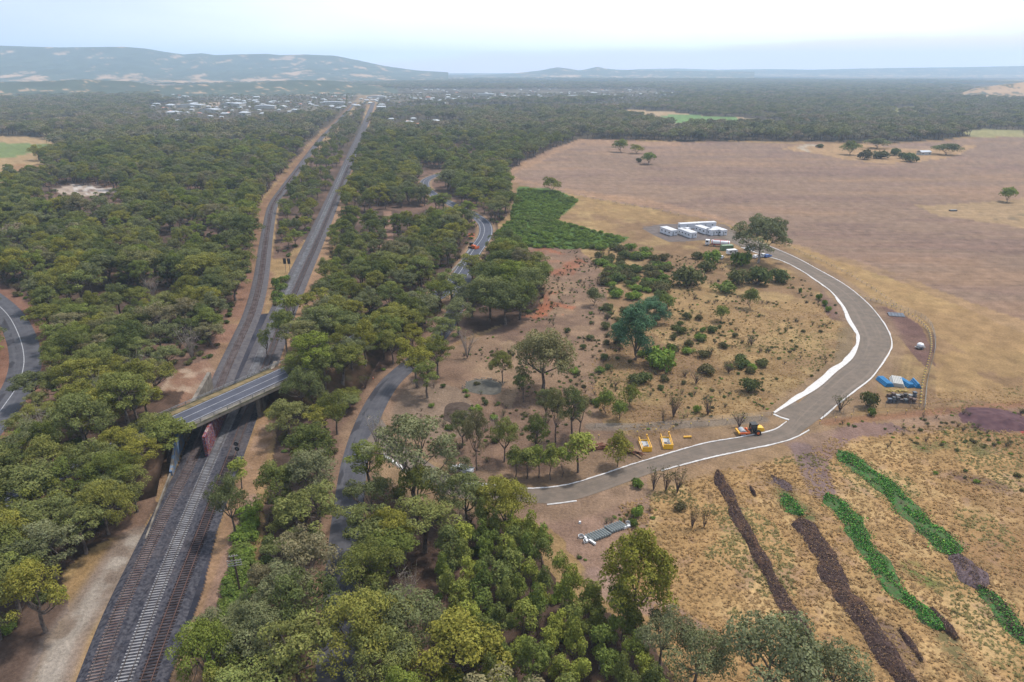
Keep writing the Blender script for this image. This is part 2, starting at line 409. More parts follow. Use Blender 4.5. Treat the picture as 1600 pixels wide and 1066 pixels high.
# ---------------------------------------------------------------- the ground: one sheet, fine where the photo looks
def ground():
    rows = [12, 30, 48, 60]
    py = 1120.0
    while py > 107 + 9:
        dep = math.atan(TANP) - math.atan((533 - py) / FPX)
        d = CAM_H / math.tan(dep)
        if d > rows[-1] + 0.3: rows.append(d)
        py -= 2.2 if py > 160 else 1.1
    rows += [12600, 14000]
    an = np.r_[np.linspace(-180, -52, 20), np.linspace(-50, 50, 760), np.linspace(52, 180, 20)]
    A, D = np.meshgrid(np.radians(an), np.array(rows))
    x = D * np.sin(A); y = D * np.cos(A)
    # warp for ragged zone edges
    dd = np.clip(D / 300.0, 0.5, 8)
    wx = (fbm(x / (14 * dd), y / (14 * dd), 3, 4) - .5) * 7 * dd
    wy = (fbm(x / (14 * dd), y / (14 * dd), 8, 4) - .5) * 9 * dd
    qx, qy = x + wx, y + wy
    px, py_ = proj(qx, qy); px0, py0 = proj(x, y)
    px = np.where(qy > 8, px, -9999)
    n1 = fbm(x / 9, y / 9, 11, 4); n2 = fbm(x / 38, y / 38, 21, 4); n3 = fbm(x / 3.2, y / 3.2, 5, 3); n4 = fbm(x / 150, y / 60, 33, 4)
    C = np.zeros(x.shape + (3,))
    def L3(a): return np.array(a)[None, None, :]
    def mixin(col, m):
        nonlocal C
        m = np.clip(m, 0, 1)[..., None]; C = C * (1 - m) + L3(col) * m
    def S(v, a, b):
        t = np.clip((v - a) / (b - a), 0, 1); return t * t * (3 - 2 * t)
    C[:] = c(178, 146, 104)
    mixin(c(150, 120, 95), S(n2, .42, .62) * .7)
    mixin(c(198, 168, 118), S(n1, .5, .7) * .6)
    # near right meadow: more orange straw
    m = pip(px, py_, [(1000,745),(1100,722),(1180,706),(1250,690),(1290,670),(1700,640),(1700,1200),(1060,1200),(1040,1050),(1000,940),(940,850)])
    mixin(c(206, 166, 114), m * .9); mixin(c(224, 188, 134), m * S(n1, .52, .7) * .8); mixin(c(150, 112, 82), m * S(n2, .52, .7) * .6)
    mixin(c(150, 122, 108), m * S(n3, .60, .75) * .5)
    # works ground: reddish brown dirt with grass
    m = pip(px, py_, [(590,640),(640,585),(700,545),(780,510),(850,470),(845,430),(800,385),(780,360),(900,385),(940,420),(960,520),(930,600),(940,660),(1000,690),(1060,700),(900,755),(750,757),(640,700)])
    mixin(c(148, 120, 104), m * .85); mixin(c(176, 146, 116), m * S(n2, .45, .6) * .6); mixin(c(122, 98, 88), m * S(n1, .5, .66) * .5)
    for poly in ([(815,385),(850,385),(880,395),(915,408),(925,420),(900,425),(875,455),(860,470),(900,478),(880,490),(830,500),(850,475),(850,440),(845,415)], [(800,470),(900,480),(880,492),(780,500)]):
        mixin(c(186, 114, 82), pip(px, py_, poly) * S(n1, .42, .62) * .55)
    mixin(c(178, 150, 120), pip(px, py_, [(700,560),(800,530),(830,570),(800,640),(740,600)]) * S(n1, .4, .6) * .7)
    # dirt beyond the junction and pad
    mixin(c(165, 142, 122), pip(px, py_, [(600,640),(640,590),(720,610),(760,660),(700,690),(640,690),(620,680)]) * .8)
    mixin(c(172, 140, 125), pip(px, py_, [(800,800),(870,780),(960,768),(1010,745),(1020,800),(1000,870),(960,905),(915,895),(880,850)]) * .8)
    mixin(c(168, 138, 118), pip(px, py_, [(1215,690),(1260,668),(1330,655),(1460,640),(1600,628),(1700,640),(1700,690),(1500,668),(1400,680),(1330,700),(1290,770),(1262,770),(1245,710)]) * S(n2, .3, .5) * .7)
    mixin(c(150, 122, 120), pip(px, py_, [(1222,696),(1300,668),(1390,660),(1420,672),(1330,690),(1290,720),(1300,770),(1275,772),(1250,715)]) * .8)
    # dug purple ground inside the curve and along its fence
    mixin(c(128, 98, 96), pip(px, py_, [(1366,478),(1400,488),(1440,510),(1456,545),(1448,575),(1400,530),(1376,505)]) * .8)
    mixin(c(128, 100, 98), pip(px, py_, [(1286,452),(1305,470),(1325,492),(1330,505),(1300,500),(1284,470)]) * .75)
    mixin(c(120, 92, 90), pip(px, py_, [(1456,520),(1500,545),(1560,575),(1600,590),(1600,612),(1540,590),(1500,560),(1460,575),(1452,560)]) * S(n1, .45, .55) * .8)
    mixin(c(112, 82, 86), pip(px, py_, [(1500,655),(1530,642),(1580,640),(1620,660),(1580,674),(1530,672)]) * .9)
    mixin(c(190, 92, 82), pip(px0, py0, [(1592,668),(1610,664),(1610,680),(1596,678)]) * .9)
    # ploughed field
    m = pip(px, py_, PURPLE).astype(float)
    mixin(c(163, 136, 116), m)
    st = fbm(x / 90 + y / 400, y / 22, 41, 5)
    mixin(c(184, 148, 118), m * S(st, .54, .70) * .5); mixin(c(142, 116, 108), m * S(1 - st, .54, .70) * .5)
    st2 = fbm(x / 160, y / 10 + x / 90, 47, 4)
    mixin(c(172, 138, 120), m * S(st2, .56, .7) * .35)
    edge = pip(px, py_, [(780,272),(905,217),(1060,222),(1060,228),(905,225),(800,275),(900,304),(1040,328),(1140,350),(1240,383),(1200,360),(1040,318),(900,296),(800,284)])
    mixin(c(190, 152, 120), edge * .6)
    mixin(c(196, 166, 124), pip(px, py_, [(1430,322),(1500,318),(1600,310),(1700,320),(1700,360),(1600,356),(1530,345),(1450,335)]) * .7)
    mixin(c(120, 108, 92), pip(px, py_, [(1530,330),(1600,328),(1650,338),(1600,346),(1545,342)]) * S(n1, .4, .6) * .7)
    mixin(c(196, 160, 118), pip(px, py_, [(1225,232),(1250,227),(1350,225),(1380,230),(1440,236),(1490,228),(1530,226),(1500,240),(1440,254),(1380,256),(1320,250),(1260,238)]) * .85)
    mixin(c(196, 160, 112), pip(px, py_, [(1230,380),(1330,405),(1430,440),(1540,480),(1700,530),(1700,640),(1460,620),(1460,520),(1380,480),(1300,425)]) * S(n2, .25, .5) * .6)
    # green scrub basin
    for poly in ([(800,330),(812,292),(870,296),(905,312),(870,345),(800,345)], [(770,365),(800,345),(870,345),(930,360),(985,372),(960,388),(880,388),(800,385)]):
        mixin(c(92, 122, 58), pip(px, py_, poly) * .95)
    # forest floor
    F = inside(px, py_, FOREST)
    mixin(c(112, 92, 80), F); mixin(c(146, 116, 100), F * S(n2, .5, .62) * .8); mixin(c(84, 68, 58), F * S(n1, .5, .65) * .7)
    far = S(D, 650, 1100)
    mixin(c(96, 88, 70), F * far * .8)
    # the world outside the picked areas far away: woodland with straw paddocks
    fm = (D > 5000).astype(float) * (py0 < 135)
    pad = fbm(x / 1500, y / 900, 71, 4)
    mixin(c(58, 64, 46), fm); mixin(c(190, 165, 125), fm * S(pad, .60, .68) * .8)
    # clearings
    mixin(c(190, 160, 118), pip(px, py_, CLEAR[0]) * 1.0)
    mixin(c(130, 150, 92), pip(px0, py0, [(-50,223),(40,224),(78,226),(60,236),(20,246),(-50,252)]) * .9)
    mixin(c(176, 136, 98), pip(px, py_, [(20,256),(70,258),(72,276),(0,288),(0,262)]) * .8)
    mixin(c(196, 176, 158), pip(px, py_, CLEAR[1]) * S(n1, .35, .5)); mixin(c(225, 215, 205), pip(px, py_, [(110,290),(186,296),(170,303),(110,305)]) * S(n3, .45, .6) * .8)
    for i in (2, 3, 5, 6): mixin(c(178, 170, 118), pip(px0, py0, CLEAR[i]) * .9)
    mixin(c(196, 166, 128), pip(px0, py0, CLEAR[4]) * 1.0); mixin(c(118, 158, 92), pip(px0, py0, [(1030,181),(1060,179),(1120,182),(1150,184),(1160,190),(1240,197),(1150,203),(1080,203)]) * .9)
    mixin(c(212, 178, 142), pip(px0, py0, CLEAR[8]))
    mixin(c(214, 176, 140), pip(px, py_, CLEAR[9]) * .9); mixin(c(192, 106, 78), pip(px0, py0, [(732,364),(742,366),(742,374),(731,372)]) * .9)
    for i in (10, 11): mixin(c(176, 136, 112), pip(px, py_, CLEAR[i]) * .85)
    mixin(c(205, 184, 160), pip(px, py_, CLEAR[11]) * S(n3, .4, .6) * .6)
    mixin(c(206, 190, 178), pip(px, py_, CLEAR[12]) * S(n3, .38, .55) * .8)
    mixin(c(166, 132, 112), pip(px0, py0, CLEAR[13]) * .9)
    # town ground
    tm = inside(px0, py0, TOWN[:2]); mixin(c(150, 140, 120), tm * S(fbm(x / 60, y / 60, 91, 3), .5, .6) * .6)
    mixin(c(205, 178, 150), pip(px0, py0, [(275,162),(345,160),(340,166),(280,168)]))
    # tracks of earth beside the railway
    def line(pts, w, col, k=1.0, soft=1.5):
        d = dist_poly(x, y, pts); mixin(col, S(-d, -(w + soft), -w) * k)
    line(offset(T1, 5.6), 1.5, c(160, 128, 106), .55)
    line(offset(T3, -5.6), 1.8, c(178, 142, 112), .85)
    d1 = dist_poly(x, y, gp([(60,1100),(100,1000),(150,930),(190,870),(215,840)])); mixin(c(158, 142, 130), S(-d1, -4.6, -2.4) * .8)
    mixin(c(196, 186, 172), S(-d1, -2.6, -1.0) * S(n3, .35, .6) * .6)
    d1 = dist_poly(x, y, gp([(330,965),(352,900),(372,840),(395,780)])); mixin(c(172, 140, 120), S(-d1, -2.4, -1.2) * .9)
    d1 = dist_poly(x, y, gp([(345,585),(368,520),(390,465),(402,430)])); mixin(c(160, 122, 104), S(-d1, -9, -5) * S(n1, .3, .5) * .9)
    d1 = dist_poly(x, y, offset(T1[40:], 5)); mixin(c(150, 114, 92), S(-d1, -4, -2) * .5)
    # ballast field between the lines
    bal = pip(px0, py0, [(100,1160),(123,1066),(187,924),(230,843),(267,760),(284,710),(338,590),(366,530),(386,490),(440,490),(418,536),(408,590),(371,710),(364,760),(340,827),(317,924),(264,1066),(235,1160)])
    mixin(c(84, 82, 90), bal * 1.0); mixin(c(58, 60, 72), bal * S(n1, .45, .62) * .7)
    # road shoulders
    d1 = dist_poly(x, y, ROAD_MAIN); mixin(c(168, 136, 112), S(-d1, -6.5, -4.2) * .8)
    d1 = dist_poly(x, y, ROAD_N); mixin(c(176, 146, 116), S(-d1, -7.0, -4.6) * .8)
    d1 = dist_poly(x, y, ROAD_W); mixin(c(160, 118, 98), S(-d1, -11, -6.5) * .8)
    d1 = dist_poly(x, y, NEW_MID); mixin(c(166, 138, 112), S(-d1, -10.5, -7.5) * .7)
    # gravel track crossing, site hardstand, farm tracks
    mixin(c(140, 124, 114), pip(px, py_, [(1003,355),(1035,350),(1130,352),(1160,366),(1130,378),(1080,376),(1045,377)]) * .9)
    d1 = dist_poly(x, y, gp([(1290,236),(1262,236),(1250,231),(1262,227),(1290,229)])); mixin(c(206, 190, 168), S(-d1, -5, -3) * .9)
    d1 = dist_poly(x, y, gp([(925,667),(1000,668),(1100,662),(1190,655)])); mixin(c(150, 136, 122), S(-d1, -2.4, -1.4) * .8)
    d1 = dist_poly(x, y, gp([(1290,660),(1400,650),(1500,640),(1700,622)])); mixin(c(168, 118, 88), S(-d1, -2.4, -1.0) * .6)
    # wheel-marked grass inside the curve
    for k in range(5):
        line(gp([(1312 + k * 5, 512), (1306 + k * 5, 570)]), .25, c(140, 124, 98), .6, .5)
    for k in range(4):
        line(gp([(1400 + k * 9, 560), (1392 + k * 10, 600)]), .25, c(148, 124, 92), .5, .5)
    # bare path between the windrows
    d1 = dist_poly(x, y, gp([(1253,700),(1268,735),(1285,770)])); mixin(c(152, 128, 122), S(-d1, -3.4, -2.2) * .9)
    d1 = dist_poly(x, y, gp([(930,900),(960,930),(1050,960),(1110,1000)])); mixin(c(176, 146, 132), S(-d1, -3, -1.4) * .8)
    for pts, col, w in (([(1225,770),(1260,805)], c(92, 112, 66), 2.2), ([(1470,985),(1500,1030),(1530,1066)], c(112, 110, 74), 1.6), ([(1430,890),(1450,905)], c(88, 120, 58), 2.5), ([(1440,700),(1500,690),(1530,705)], c(110, 112, 70), 2.5), ([(1500,745),(1560,760)], c(120, 96, 88), 2.5), ([(1200,745),(1230,760)], c(120, 104, 98), 2.0), ([(1380,980),(1420,1030)], c(128, 106, 98), 1.8)):
        d1 = dist_poly(x, y, gp(pts)); mixin(col, S(-d1, -w - 1.2, -w * .4) * S(n3 + n1, .75, 1.05) * .8)
    C *= (0.74 + 0.52 * n3)[..., None] * (0.9 + 0.2 * n4)[..., None]
    C = np.clip(C, 0.01, 0.85)
    V = np.stack([x, y, np.zeros_like(x)], -1).reshape(-1, 3)
    nr, nc = x.shape
    i = np.arange(nr - 1)[:, None] * nc + np.arange(nc - 1)[None, :]
    Fq = np.stack([i, i + 1, i + nc + 1, i + nc], -1).reshape(-1, 4)[:, ::-1]
    col = np.concatenate([C.reshape(-1, 3), np.ones((V.shape[0], 1))], 1)
    # grassiness drives the bump and the fine straw colour
    plough = pip(px, py_, PURPLE).astype(float)
    gm = 1 - np.clip(bal + F * .5, 0, 1)
    m, nt, b = base_mat('ground', 0.95, 0.05)
    at = N(nt, 'ShaderNodeAttribute', attribute_name='Col'); ga = N(nt, 'ShaderNodeAttribute', attribute_name='grass')
    pos = N(nt, 'ShaderNodeNewGeometry').outputs['Position']
    f1 = NOISE(nt, pos, 1.6, 5, 0.7); f2 = NOISE(nt, pos, 0.22, 4, 0.6); f3 = NOISE(nt, pos, 6.0, 3, 0.7)
    v = MATH(nt, 'ADD', MATH(nt, 'MULTIPLY', f1, .9), MATH(nt, 'ADD', MATH(nt, 'MULTIPLY', f2, .45), MATH(nt, 'MULTIPLY', f3, .5)))
    v = MAPR(nt, v, 0.60, 1.30, 0.42, 1.58, False)
    pa = N(nt, 'ShaderNodeAttribute', attribute_name='plough'); mpn = N(nt, 'ShaderNodeMapping'); mpn.inputs['Rotation'].default_value = (0, 0, math.radians(-9)); mpn.inputs['Scale'].default_value = (.006, .42, 1)
    nt.links.new(pos, mpn.inputs[0]); rows_ = NOISE(nt, mpn.outputs[0], 1.0, 4, .7)
    v = MATH(nt, 'MULTIPLY', v, MATH(nt, 'ADD', 1.0, MATH(nt, 'MULTIPLY', pa.outputs['Fac'], MATH(nt, 'MULTIPLY', MATH(nt, 'SUBTRACT', rows_, .5), .75))))
    cc = N(nt, 'ShaderNodeCombineColor')
    for k in range(3): nt.links.new(v, cc.inputs[k])
    nt.links.new(MIXC(nt, 1.0, at.outputs['Color'], cc.outputs[0], 'MULTIPLY'), b.inputs['Base Color'])
    bp = N(nt, 'ShaderNodeBump'); bp.inputs['Strength'].default_value = 0.9; bp.inputs['Distance'].default_value = 0.35
    nt.links.new(MATH(nt, 'MULTIPLY', MATH(nt, 'ADD', f1, MATH(nt, 'MULTIPLY', f2, 1.5)), ga.outputs['Fac']), bp.inputs['Height'])
    nt.links.new(bp.outputs[0], b.inputs['Normal'])
    npmesh('ground', V, Fq, m, smooth_=True, attrs={'Col': ('FLOAT_COLOR', col), 'grass': ('FLOAT', gm.reshape(-1)), 'plough': ('FLOAT', plough.reshape(-1))}, kind='structure')
ground()

# ---------------------------------------------------------------- hills
def hill_mesh(name, x0, x1, prof, d0, d1, d2, seed, tan=0.5, nx=260, ny=70, rough=0.10):
    """grid between photo columns x0..x1; ridge height from a skyline given in photo pixels, at distance d1"""
    xs = np.linspace(x0, x1, nx); ds = np.linspace(d0, d2, ny)
    PX, D = np.meshgrid(xs, ds)
    ry = np.interp(PX, [p[0] for p in prof], [p[1] for p in prof])
    dxr = (PX - 800) / FPX
    # direction of the ridge pixel
    vy = CP + (533 - ry) / FPX * SP; vz = -SP + (533 - ry) / FPX * CP; hor = np.hypot(dxr, vy)
    ridge = CAM_H + d1 * vz / hor
    vy0 = CP + (533 - 107) / FPX * SP
    ang = np.arctan2(dxr, vy0)
    x = D * np.sin(ang); y = D * np.cos(ang)
    t = np.clip((D - d0) / (d1 - d0), 0, 1); t2 = np.clip((d2 - D) / (d2 - d1), 0, 1)
    s = np.where(D < d1, t ** 1.25, t2 * t2 * (3 - 2 * t2))
    w = (d2 - d0) / 6
    nz = fbm(x / w, y / w, seed, 5, .55)
    gul = np.abs(fbm(x / (w * .5), y / (w * .9), seed + 9, 4) - .5) * 2
    z = ridge * s * (1 - rough * (1 - s) * 4 * (1 - nz)) + ridge * (gul - .5) * rough * 2.6 * np.clip(s * (1 - s) * 4, 0, 1)
    z = np.maximum(z, -0.5) - 0.6
    n2 = fbm(x / (w * .13), y / (w * .30), seed + 20, 5, .65); n3 = fbm(x / 70, y / 110, seed + 40, 4, .6)
    Cc = np.zeros(x.shape + (3,)); Cc[:] = c(96, 104, 86)
    low = np.clip(1.25 - s * 2.6, 0, 1)
    m = np.clip((n2 - (.66 - tan * .34 * low - tan * .06)) / .05, 0, 1)
    m = m * np.clip((n3 - .42) / .12, 0.05, 1)
    if tan > 2: m = np.clip((.62 - n2) / .04, 0, 1)
    Cc = Cc * (1 - m[..., None]) + np.array(c(206, 172, 138)) * m[..., None]
    Cc *= (.7 + .6 * n3)[..., None]
    V = np.stack([x, y, z], -1).reshape(-1, 3); nr, nc = x.shape
    i = np.arange(nr - 1)[:, None] * nc + np.arange(nc - 1)[None, :]
    Fq = np.stack([i, i + 1, i + nc + 1, i + nc], -1).reshape(-1, 4)[:, ::-1]
    col = np.concatenate([Cc.reshape(-1, 3), np.ones((V.shape[0], 1))], 1)
    return npmesh(name, V, Fq, M['hill'], smooth_=True, attrs={'Col': ('FLOAT_COLOR', col)}, kind='structure'), (x, y, z)
m, nt, b = base_mat('hill', 0.95, 0.05)
at = N(nt, 'ShaderNodeAttribute', attribute_name='Col'); nt.links.new(at.outputs['Color'], b.inputs['Base Color']); M['hill'] = m
hill_mesh('hills', -300, 700, [(-300,70),(0,71),(60,73),(100,74),(200,73),(235,76),(262,81),(290,85),(318,83),(340,86),(372,85),(420,84),(440,86),(480,85),(525,87),(560,94),(600,103),(650,110),(700,113)], 4300, 6600, 9000, 5, .72, 420, 110)
hill_mesh('hills', -200, 620, [(-200,128),(0,128),(60,127),(130,124),(200,127),(240,134),(300,132),(380,129),(460,125),(520,126),(560,131),(620,140)], 2500, 3100, 3700, 15, .35, 200, 36)
hill_mesh('hills', 600, 1180, [(600,116),(660,117),(740,118),(800,115),(845,110),(870,105),(888,107),(905,110),(918,108),(933,104),(946,107),(965,109),(1020,110),(1180,112)], 6500, 8000, 9400, 25, .7, 220, 40, .02)
hill_mesh('hills', 940, 1750, [(940,112),(1000,108),(1060,107),(1120,109),(1200,108),(1270,109),(1350,107),(1420,106),(1500,105),(1600,103),(1750,104)], 8500, 11000, 13000, 35, .7, 220, 40, .03)
hill_mesh('hills', 1470, 1800, [(1470,158),(1505,149),(1530,138),(1560,134),(1600,129),(1660,124),(1800,120)], 2350, 2800, 3500, 45, 2.2, 90, 40, .05)
# ---------------------------------------------------------------- roads
def road_mat(name, a, b2, tracks=True, patch=None):
    m, nt, b = base_mat(name, 0.85, 0.15)
    pos = N(nt, 'ShaderNodeNewGeometry').outputs['Position']; uvn = N(nt, 'ShaderNodeUVMap').outputs[0]
    f = NOISE(nt, pos, 0.35, 5, 0.65); f2 = NOISE(nt, pos, 3.5, 3, 0.7)
    col = MIXC(nt, MAPR(nt, f, .35, .65), a, b2)
    sp = N(nt, 'ShaderNodeSeparateXYZ'); nt.links.new(uvn, sp.inputs[0])
    # streaks running along the road, slightly wandering
    cb = N(nt, 'ShaderNodeCombineXYZ'); nt.links.new(MATH(nt, 'ADD', MATH(nt, 'MULTIPLY', sp.outputs[0], 9), MATH(nt, 'MULTIPLY', f, 1.2)), cb.inputs[0]); nt.links.new(MATH(nt, 'MULTIPLY', sp.outputs[1], .02), cb.inputs[1])
    st = NOISE(nt, cb.outputs[0], 1.0, 2, 0.5)
    col = MIXC(nt, MAPR(nt, st, .48, .75, 0, .38), col, tuple(x * 1.5 for x in a))
    col = MIXC(nt, MAPR(nt, f2, .45, .8, 0, .3), col, tuple(x * .6 for x in a))
    if patch is not None:
        vo = N(nt, 'ShaderNodeTexNoise'); vo.inputs['Scale'].default_value = 1.0; cb2 = N(nt, 'ShaderNodeCombineXYZ')
        nt.links.new(MATH(nt, 'MULTIPLY', sp.outputs[0], 1.5), cb2.inputs[0]); nt.links.new(MATH(nt, 'MULTIPLY', sp.outputs[1], .07), cb2.inputs[1]); nt.links.new(cb2.outputs[0], vo.inputs['Vector'])
        side_ = MAPR(nt, sp.outputs[0], .28, .24)
        col = MIXC(nt, MATH(nt, 'MULTIPLY', MAPR(nt, vo.outputs['Fac'], .53, .56, 0, .8), side_), col, patch)
    nt.links.new(col, b.inputs['Base Color'])
    bp = N(nt, 'ShaderNodeBump'); bp.inputs['Strength'].default_value = .3; bp.inputs['Distance'].default_value = .02
    nt.links.new(f2, bp.inputs['Height']); nt.links.new(bp.outputs[0], b.inputs['Normal'])
    return m
M['asphalt'] = road_mat('old_asphalt', c(108, 107, 112), c(92, 91, 98), patch=c(68, 66, 72))
M['asphalt_w'] = road_mat('blue_grey_asphalt', c(104, 106, 118), c(92, 94, 106))
M['newroad'] = road_mat('fresh_road_base', c(146, 130, 116), c(128, 116, 104))
M['paint'] = mat('white_line_paint', c(215, 215, 218), c(175, 175, 180), 1.0, world_space=True)
M['cloth'] = mat('white_geotextile', c(252, 248, 244, 1.15), c(225, 218, 212, 1.1), 1.5, 0.8, 0.2, bump=.5, world_space=True)
def road(name, pts, w, m, z=0.03, lines=(0.0,), lw=.12, edge=True):
    P = every(pts, 3.0)
    ribbon(name, offset(P, w, z), offset(P, -w, z), m, kind='structure')
    for o in lines:
        ribbon('road_marking', offset(P, o + lw, z + .02), offset(P, o - lw, z + .02), M['paint'], kind='structure')
road('road', ROAD_MAIN, 3.1, M['asphalt'], lines=())
road('road', ROAD_N, 3.9, M['asphalt_w'], z=.034, lines=(-3.3, 0.9, 3.3))
road('road', ROAD_W, 4.3, M['asphalt'], lines=(0.4,), lw=.12)
MIDP = [(a + b) / 2 for a, b in zip(NI, NO)]
up = Vector((0, 0, .06))
ribbon('new_road', [p + up for p in NI], [p + up for p in NO], M['newroad'], kind='structure')
sp_ = [g(*p) for p in [(1229,663),(1236,656),(1211,646.5),(1243,628),(1262,640),(1240,668)]]
import bmesh
mb = MB(); mb.add([p + Vector((0, 0, .05)) for p in sp_], [tuple(range(6))]); o = mb.build('new_road', M['newroad'], kind='structure')
o.data.uv_layers.new(name='UVMap')
if o.data.polygons[0].normal.z < 0: o.data.flip_normals()
# hardstand under the site offices
hs = [g(*p) for p in [(1003,357),(1030,351),(1060,350),(1110,350),(1134,357),(1140,366),(1112,374),(1078,377),(1045,378),(1022,368)]]
mb = MB(); mb.add([p + Vector((0, 0, .025)) for p in hs], [tuple(range(len(hs) - 1, -1, -1))]); 
M['hardstand'] = mat('gravel_hardstand', c(140, 128, 122), c(118, 106, 102), .4, .9, .1, bump=.3, world_space=True)
mb.build('gravel_pad', M['hardstand'], kind='structure')
# geotextile sheets pegged along both edges of the new road: crumpled, uneven width
def cloth(pts, o0, w0, seed, label, wide=None):
    P = every(smooth(pts, 1.0), .8); rnd = random.Random(seed)
    Nn = side(P); V = []; n = len(P)
    for i, (p, q) in enumerate(zip(P, Nn)):
        s = i / (n - 1); w = w0 * (0.75 + .7 * float(vnoise(np.array([i * .22]), np.array([seed * 3.1]), seed)[0]))
        if wide: w += wide(s) * (0.7 + .6 * float(vnoise(np.array([i * .12]), np.array([9.]), seed + 4)[0]))
        for k in range(4):
            o = o0 + (k / 3) * w * (1 if o0 >= 0 else -1)
            z = .10 + (.22 if k in (1, 2) else 0) * rnd.uniform(.3, 1)
            V.append(p + q * o + Vector((0, 0, z)))
    F = [(4 * i + k, 4 * i + k + 1, 4 * i + k + 5, 4 * i + k + 4) for i in range(n - 1) for k in range(3)]
    a = Vector(V[0]); 
    if (V[F[0][1]] - V[F[0][0]]).cross(V[F[0][2]] - V[F[0][0]]).z < 0: F = [f[::-1] for f in F]
    return npmesh('ground_sheet', V, F, M['cloth'], label=label, cat='ground sheet', group='white fabric sheets along the new road')
def bump_(s, a, b, h):
    t = (s - a) / (b - a); return h * math.sin(math.pi * t) ** 1.0 if 0 < t < 1 else 0
cloth(gp([(1211,646.5),(1243,628)] + NEW_IN[17:30]), .1, .6, 1, 'wide crumpled white fabric strip along the inside of the curving new road', wide=lambda s: bump_(s, .0, .34, 1.5) + bump_(s, .30, .62, .7) + .05)
cloth(gp(NEW_IN[4:16])[:11], .1, .32, 2, 'thin white fabric strip along the road edge nearest the roller and yellow frames')
cloth(gp(NEW_OUT[18:32]), -.1, .42, 3, 'white fabric strip along the outer edge of the big road bend')
cloth(gp(NEW_OUT[11:16] + [(1246, 681), (1262, 672)]), -.1, .4, 4, 'white fabric strip on the grass side opposite the roller')
cloth(gp([(597, 712), (620, 728), (640, 744), (650, 750)]), .1, .6, 5, 'short white fabric strip beside the big forked gum near the junction')
cloth(gp([(854, 788), (880, 785), (900, 782)]), -.1, .35, 6, 'short white fabric strip on the pink dirt edge of the new road')
cloth(gp([(1211, 647), (1222, 652), (1234, 656)]), -.1, .7, 7, 'short white fabric corner piece where the old track meets the new road')

# ---------------------------------------------------------------- railway
M['ballast'] = mat('ballast_stone', c(104, 102, 108), c(54, 54, 64), 1.7, .95, .1, bump=.9, world_space=True, dirt=c(120, 108, 104), dirt_scale=.05)
M['ballast_up'] = mat('weathered_ballast', c(122, 116, 116), c(98, 94, 98), .8, .95, .1, bump=.7, world_space=True)
M['rail'] = mat('worn_steel_rail', c(150, 142, 140), c(110, 96, 90), .4, .45, .5, .6, world_space=True)
M['rail_rust'] = mat('rusty_rail', c(142, 106, 96), c(110, 82, 74), .4, .7, .3, .2, world_space=True)
M['slp_a'] = mat('brown_stained_concrete_sleeper', c(158, 140, 134), c(112, 90, 86), .5, .9, .1, world_space=True)
M['slp_b'] = mat('grey_concrete_sleeper', c(196, 194, 194), c(150, 146, 148), .5, .9, .1, world_space=True)
M['slp_far'] = mat('weathered_sleeper', c(140, 130, 128), c(112, 104, 104), .6, .95, .1, world_space=True)
M['slp_c'] = mat('dark_timber_sleeper', c(98, 84, 82), c(66, 56, 56), .6, .95, .1, world_space=True)
def bed(name, pts, hw, h, m, z0=0.0):
    P = every(pts, 4.0); Nn = side(P); V = []
    for p, q in zip(P, Nn):
        for o, z in ((-hw - 1.0, z0 + .01), (-hw, h), (hw, h), (hw + 1.0, z0 + .01)): V.append(p + q * o + Vector((0, 0, z)))
    F = [(4 * i + k, 4 * i + 4 + k, 4 * i + 5 + k, 4 * i + 1 + k) for i in range(len(P) - 1) for k in range(3)]
    npmesh(name, V, F, m, kind='structure')
def upto(P, px_y):                  # index where a line passes above a photo row
    for i, p in enumerate(P):
        if proj(p.x, p.y)[1] < px_y: return i
    return len(P) - 1
s1, s2 = upto(T1, 640), upto(T2, 640)
MID23 = [(a + b) / 2 for a, b in zip(resample(T2, 400)[0], resample(T3, 400)[0])]
bed('ballast_bed', T1[:s1 + 2], 1.75, .42, M['ballast']); bed('ballast_bed', T1[s1:], 2.3, .42, M['ballast_up'])
s3 = upto(MID23, 640)
bed('ballast_bed', T2[:s2 + 1], 1.7, .40, M['ballast']); bed('ballast_bed', T3[:upto(T3, 640) + 1], 1.7, .385, M['ballast'])
bed('ballast_bed', MID23[s3 - 1:], 4.1, .40, M['ballast_up'])
def track(pts, name, sl_mat, rail_mat, label, z=.42):
    P = every(pts, 3.0); root = empty('railway_track', P[0], label=label, cat='railway track', group='three railway tracks')
    o = -P[0]
    for s in (-1, 1):
        mb = MB(); Q = offset(P, s * .76, 0); Nn = side(Q); prof = ((-.055, .0), (-.04, .15), (.04, .15), (.055, .0))
        for q, n in zip(Q, Nn):
            for a, b2 in prof: mb.v.append(tuple(q + o + n * a + Vector((0, 0, z + .11 + b2))))
        for i in range(len(Q) - 1):
            for k in range(3): mb.f.append((4 * i + k, 4 * i + 4 + k, 4 * i + 5 + k, 4 * i + 1 + k)); mb.m.append(0)
        mb.build('rail', rail_mat, root)
    S_ = [p for p in every(pts, .66)]; Nn = side(S_)
    first = None; cnt = 0; far = MB()
    for p, n in zip(S_, Nn):
        px, py = proj(p.x, p.y)
        if py > 1080: continue
        ang = math.atan2(n.y, n.x)
        if cnt < 100:
            if first is None:
                mb = MB(); mb.box(0, 0, 0, 2.5, .26, .2, 0, taper=.94); first = mb.build('sleeper', sl_mat, root); s = first
            else: s = first.copy(); COL.objects.link(s); s.parent = root
            s.location = p + o + Vector((0, 0, z + .01)); s.rotation_euler = (0, 0, ang + random.uniform(-.01, .01)); cnt += 1
        elif (p - P[0]).length < 600: far.box(*(p + o + Vector((0, 0, z + .01))), 2.5, .26, .2, ang, taper=.94)
    far.build('sleeper', M['slp_far'] if sl_mat is M['slp_c'] else sl_mat, root, kind='stuff')
    return root
random.seed(3)
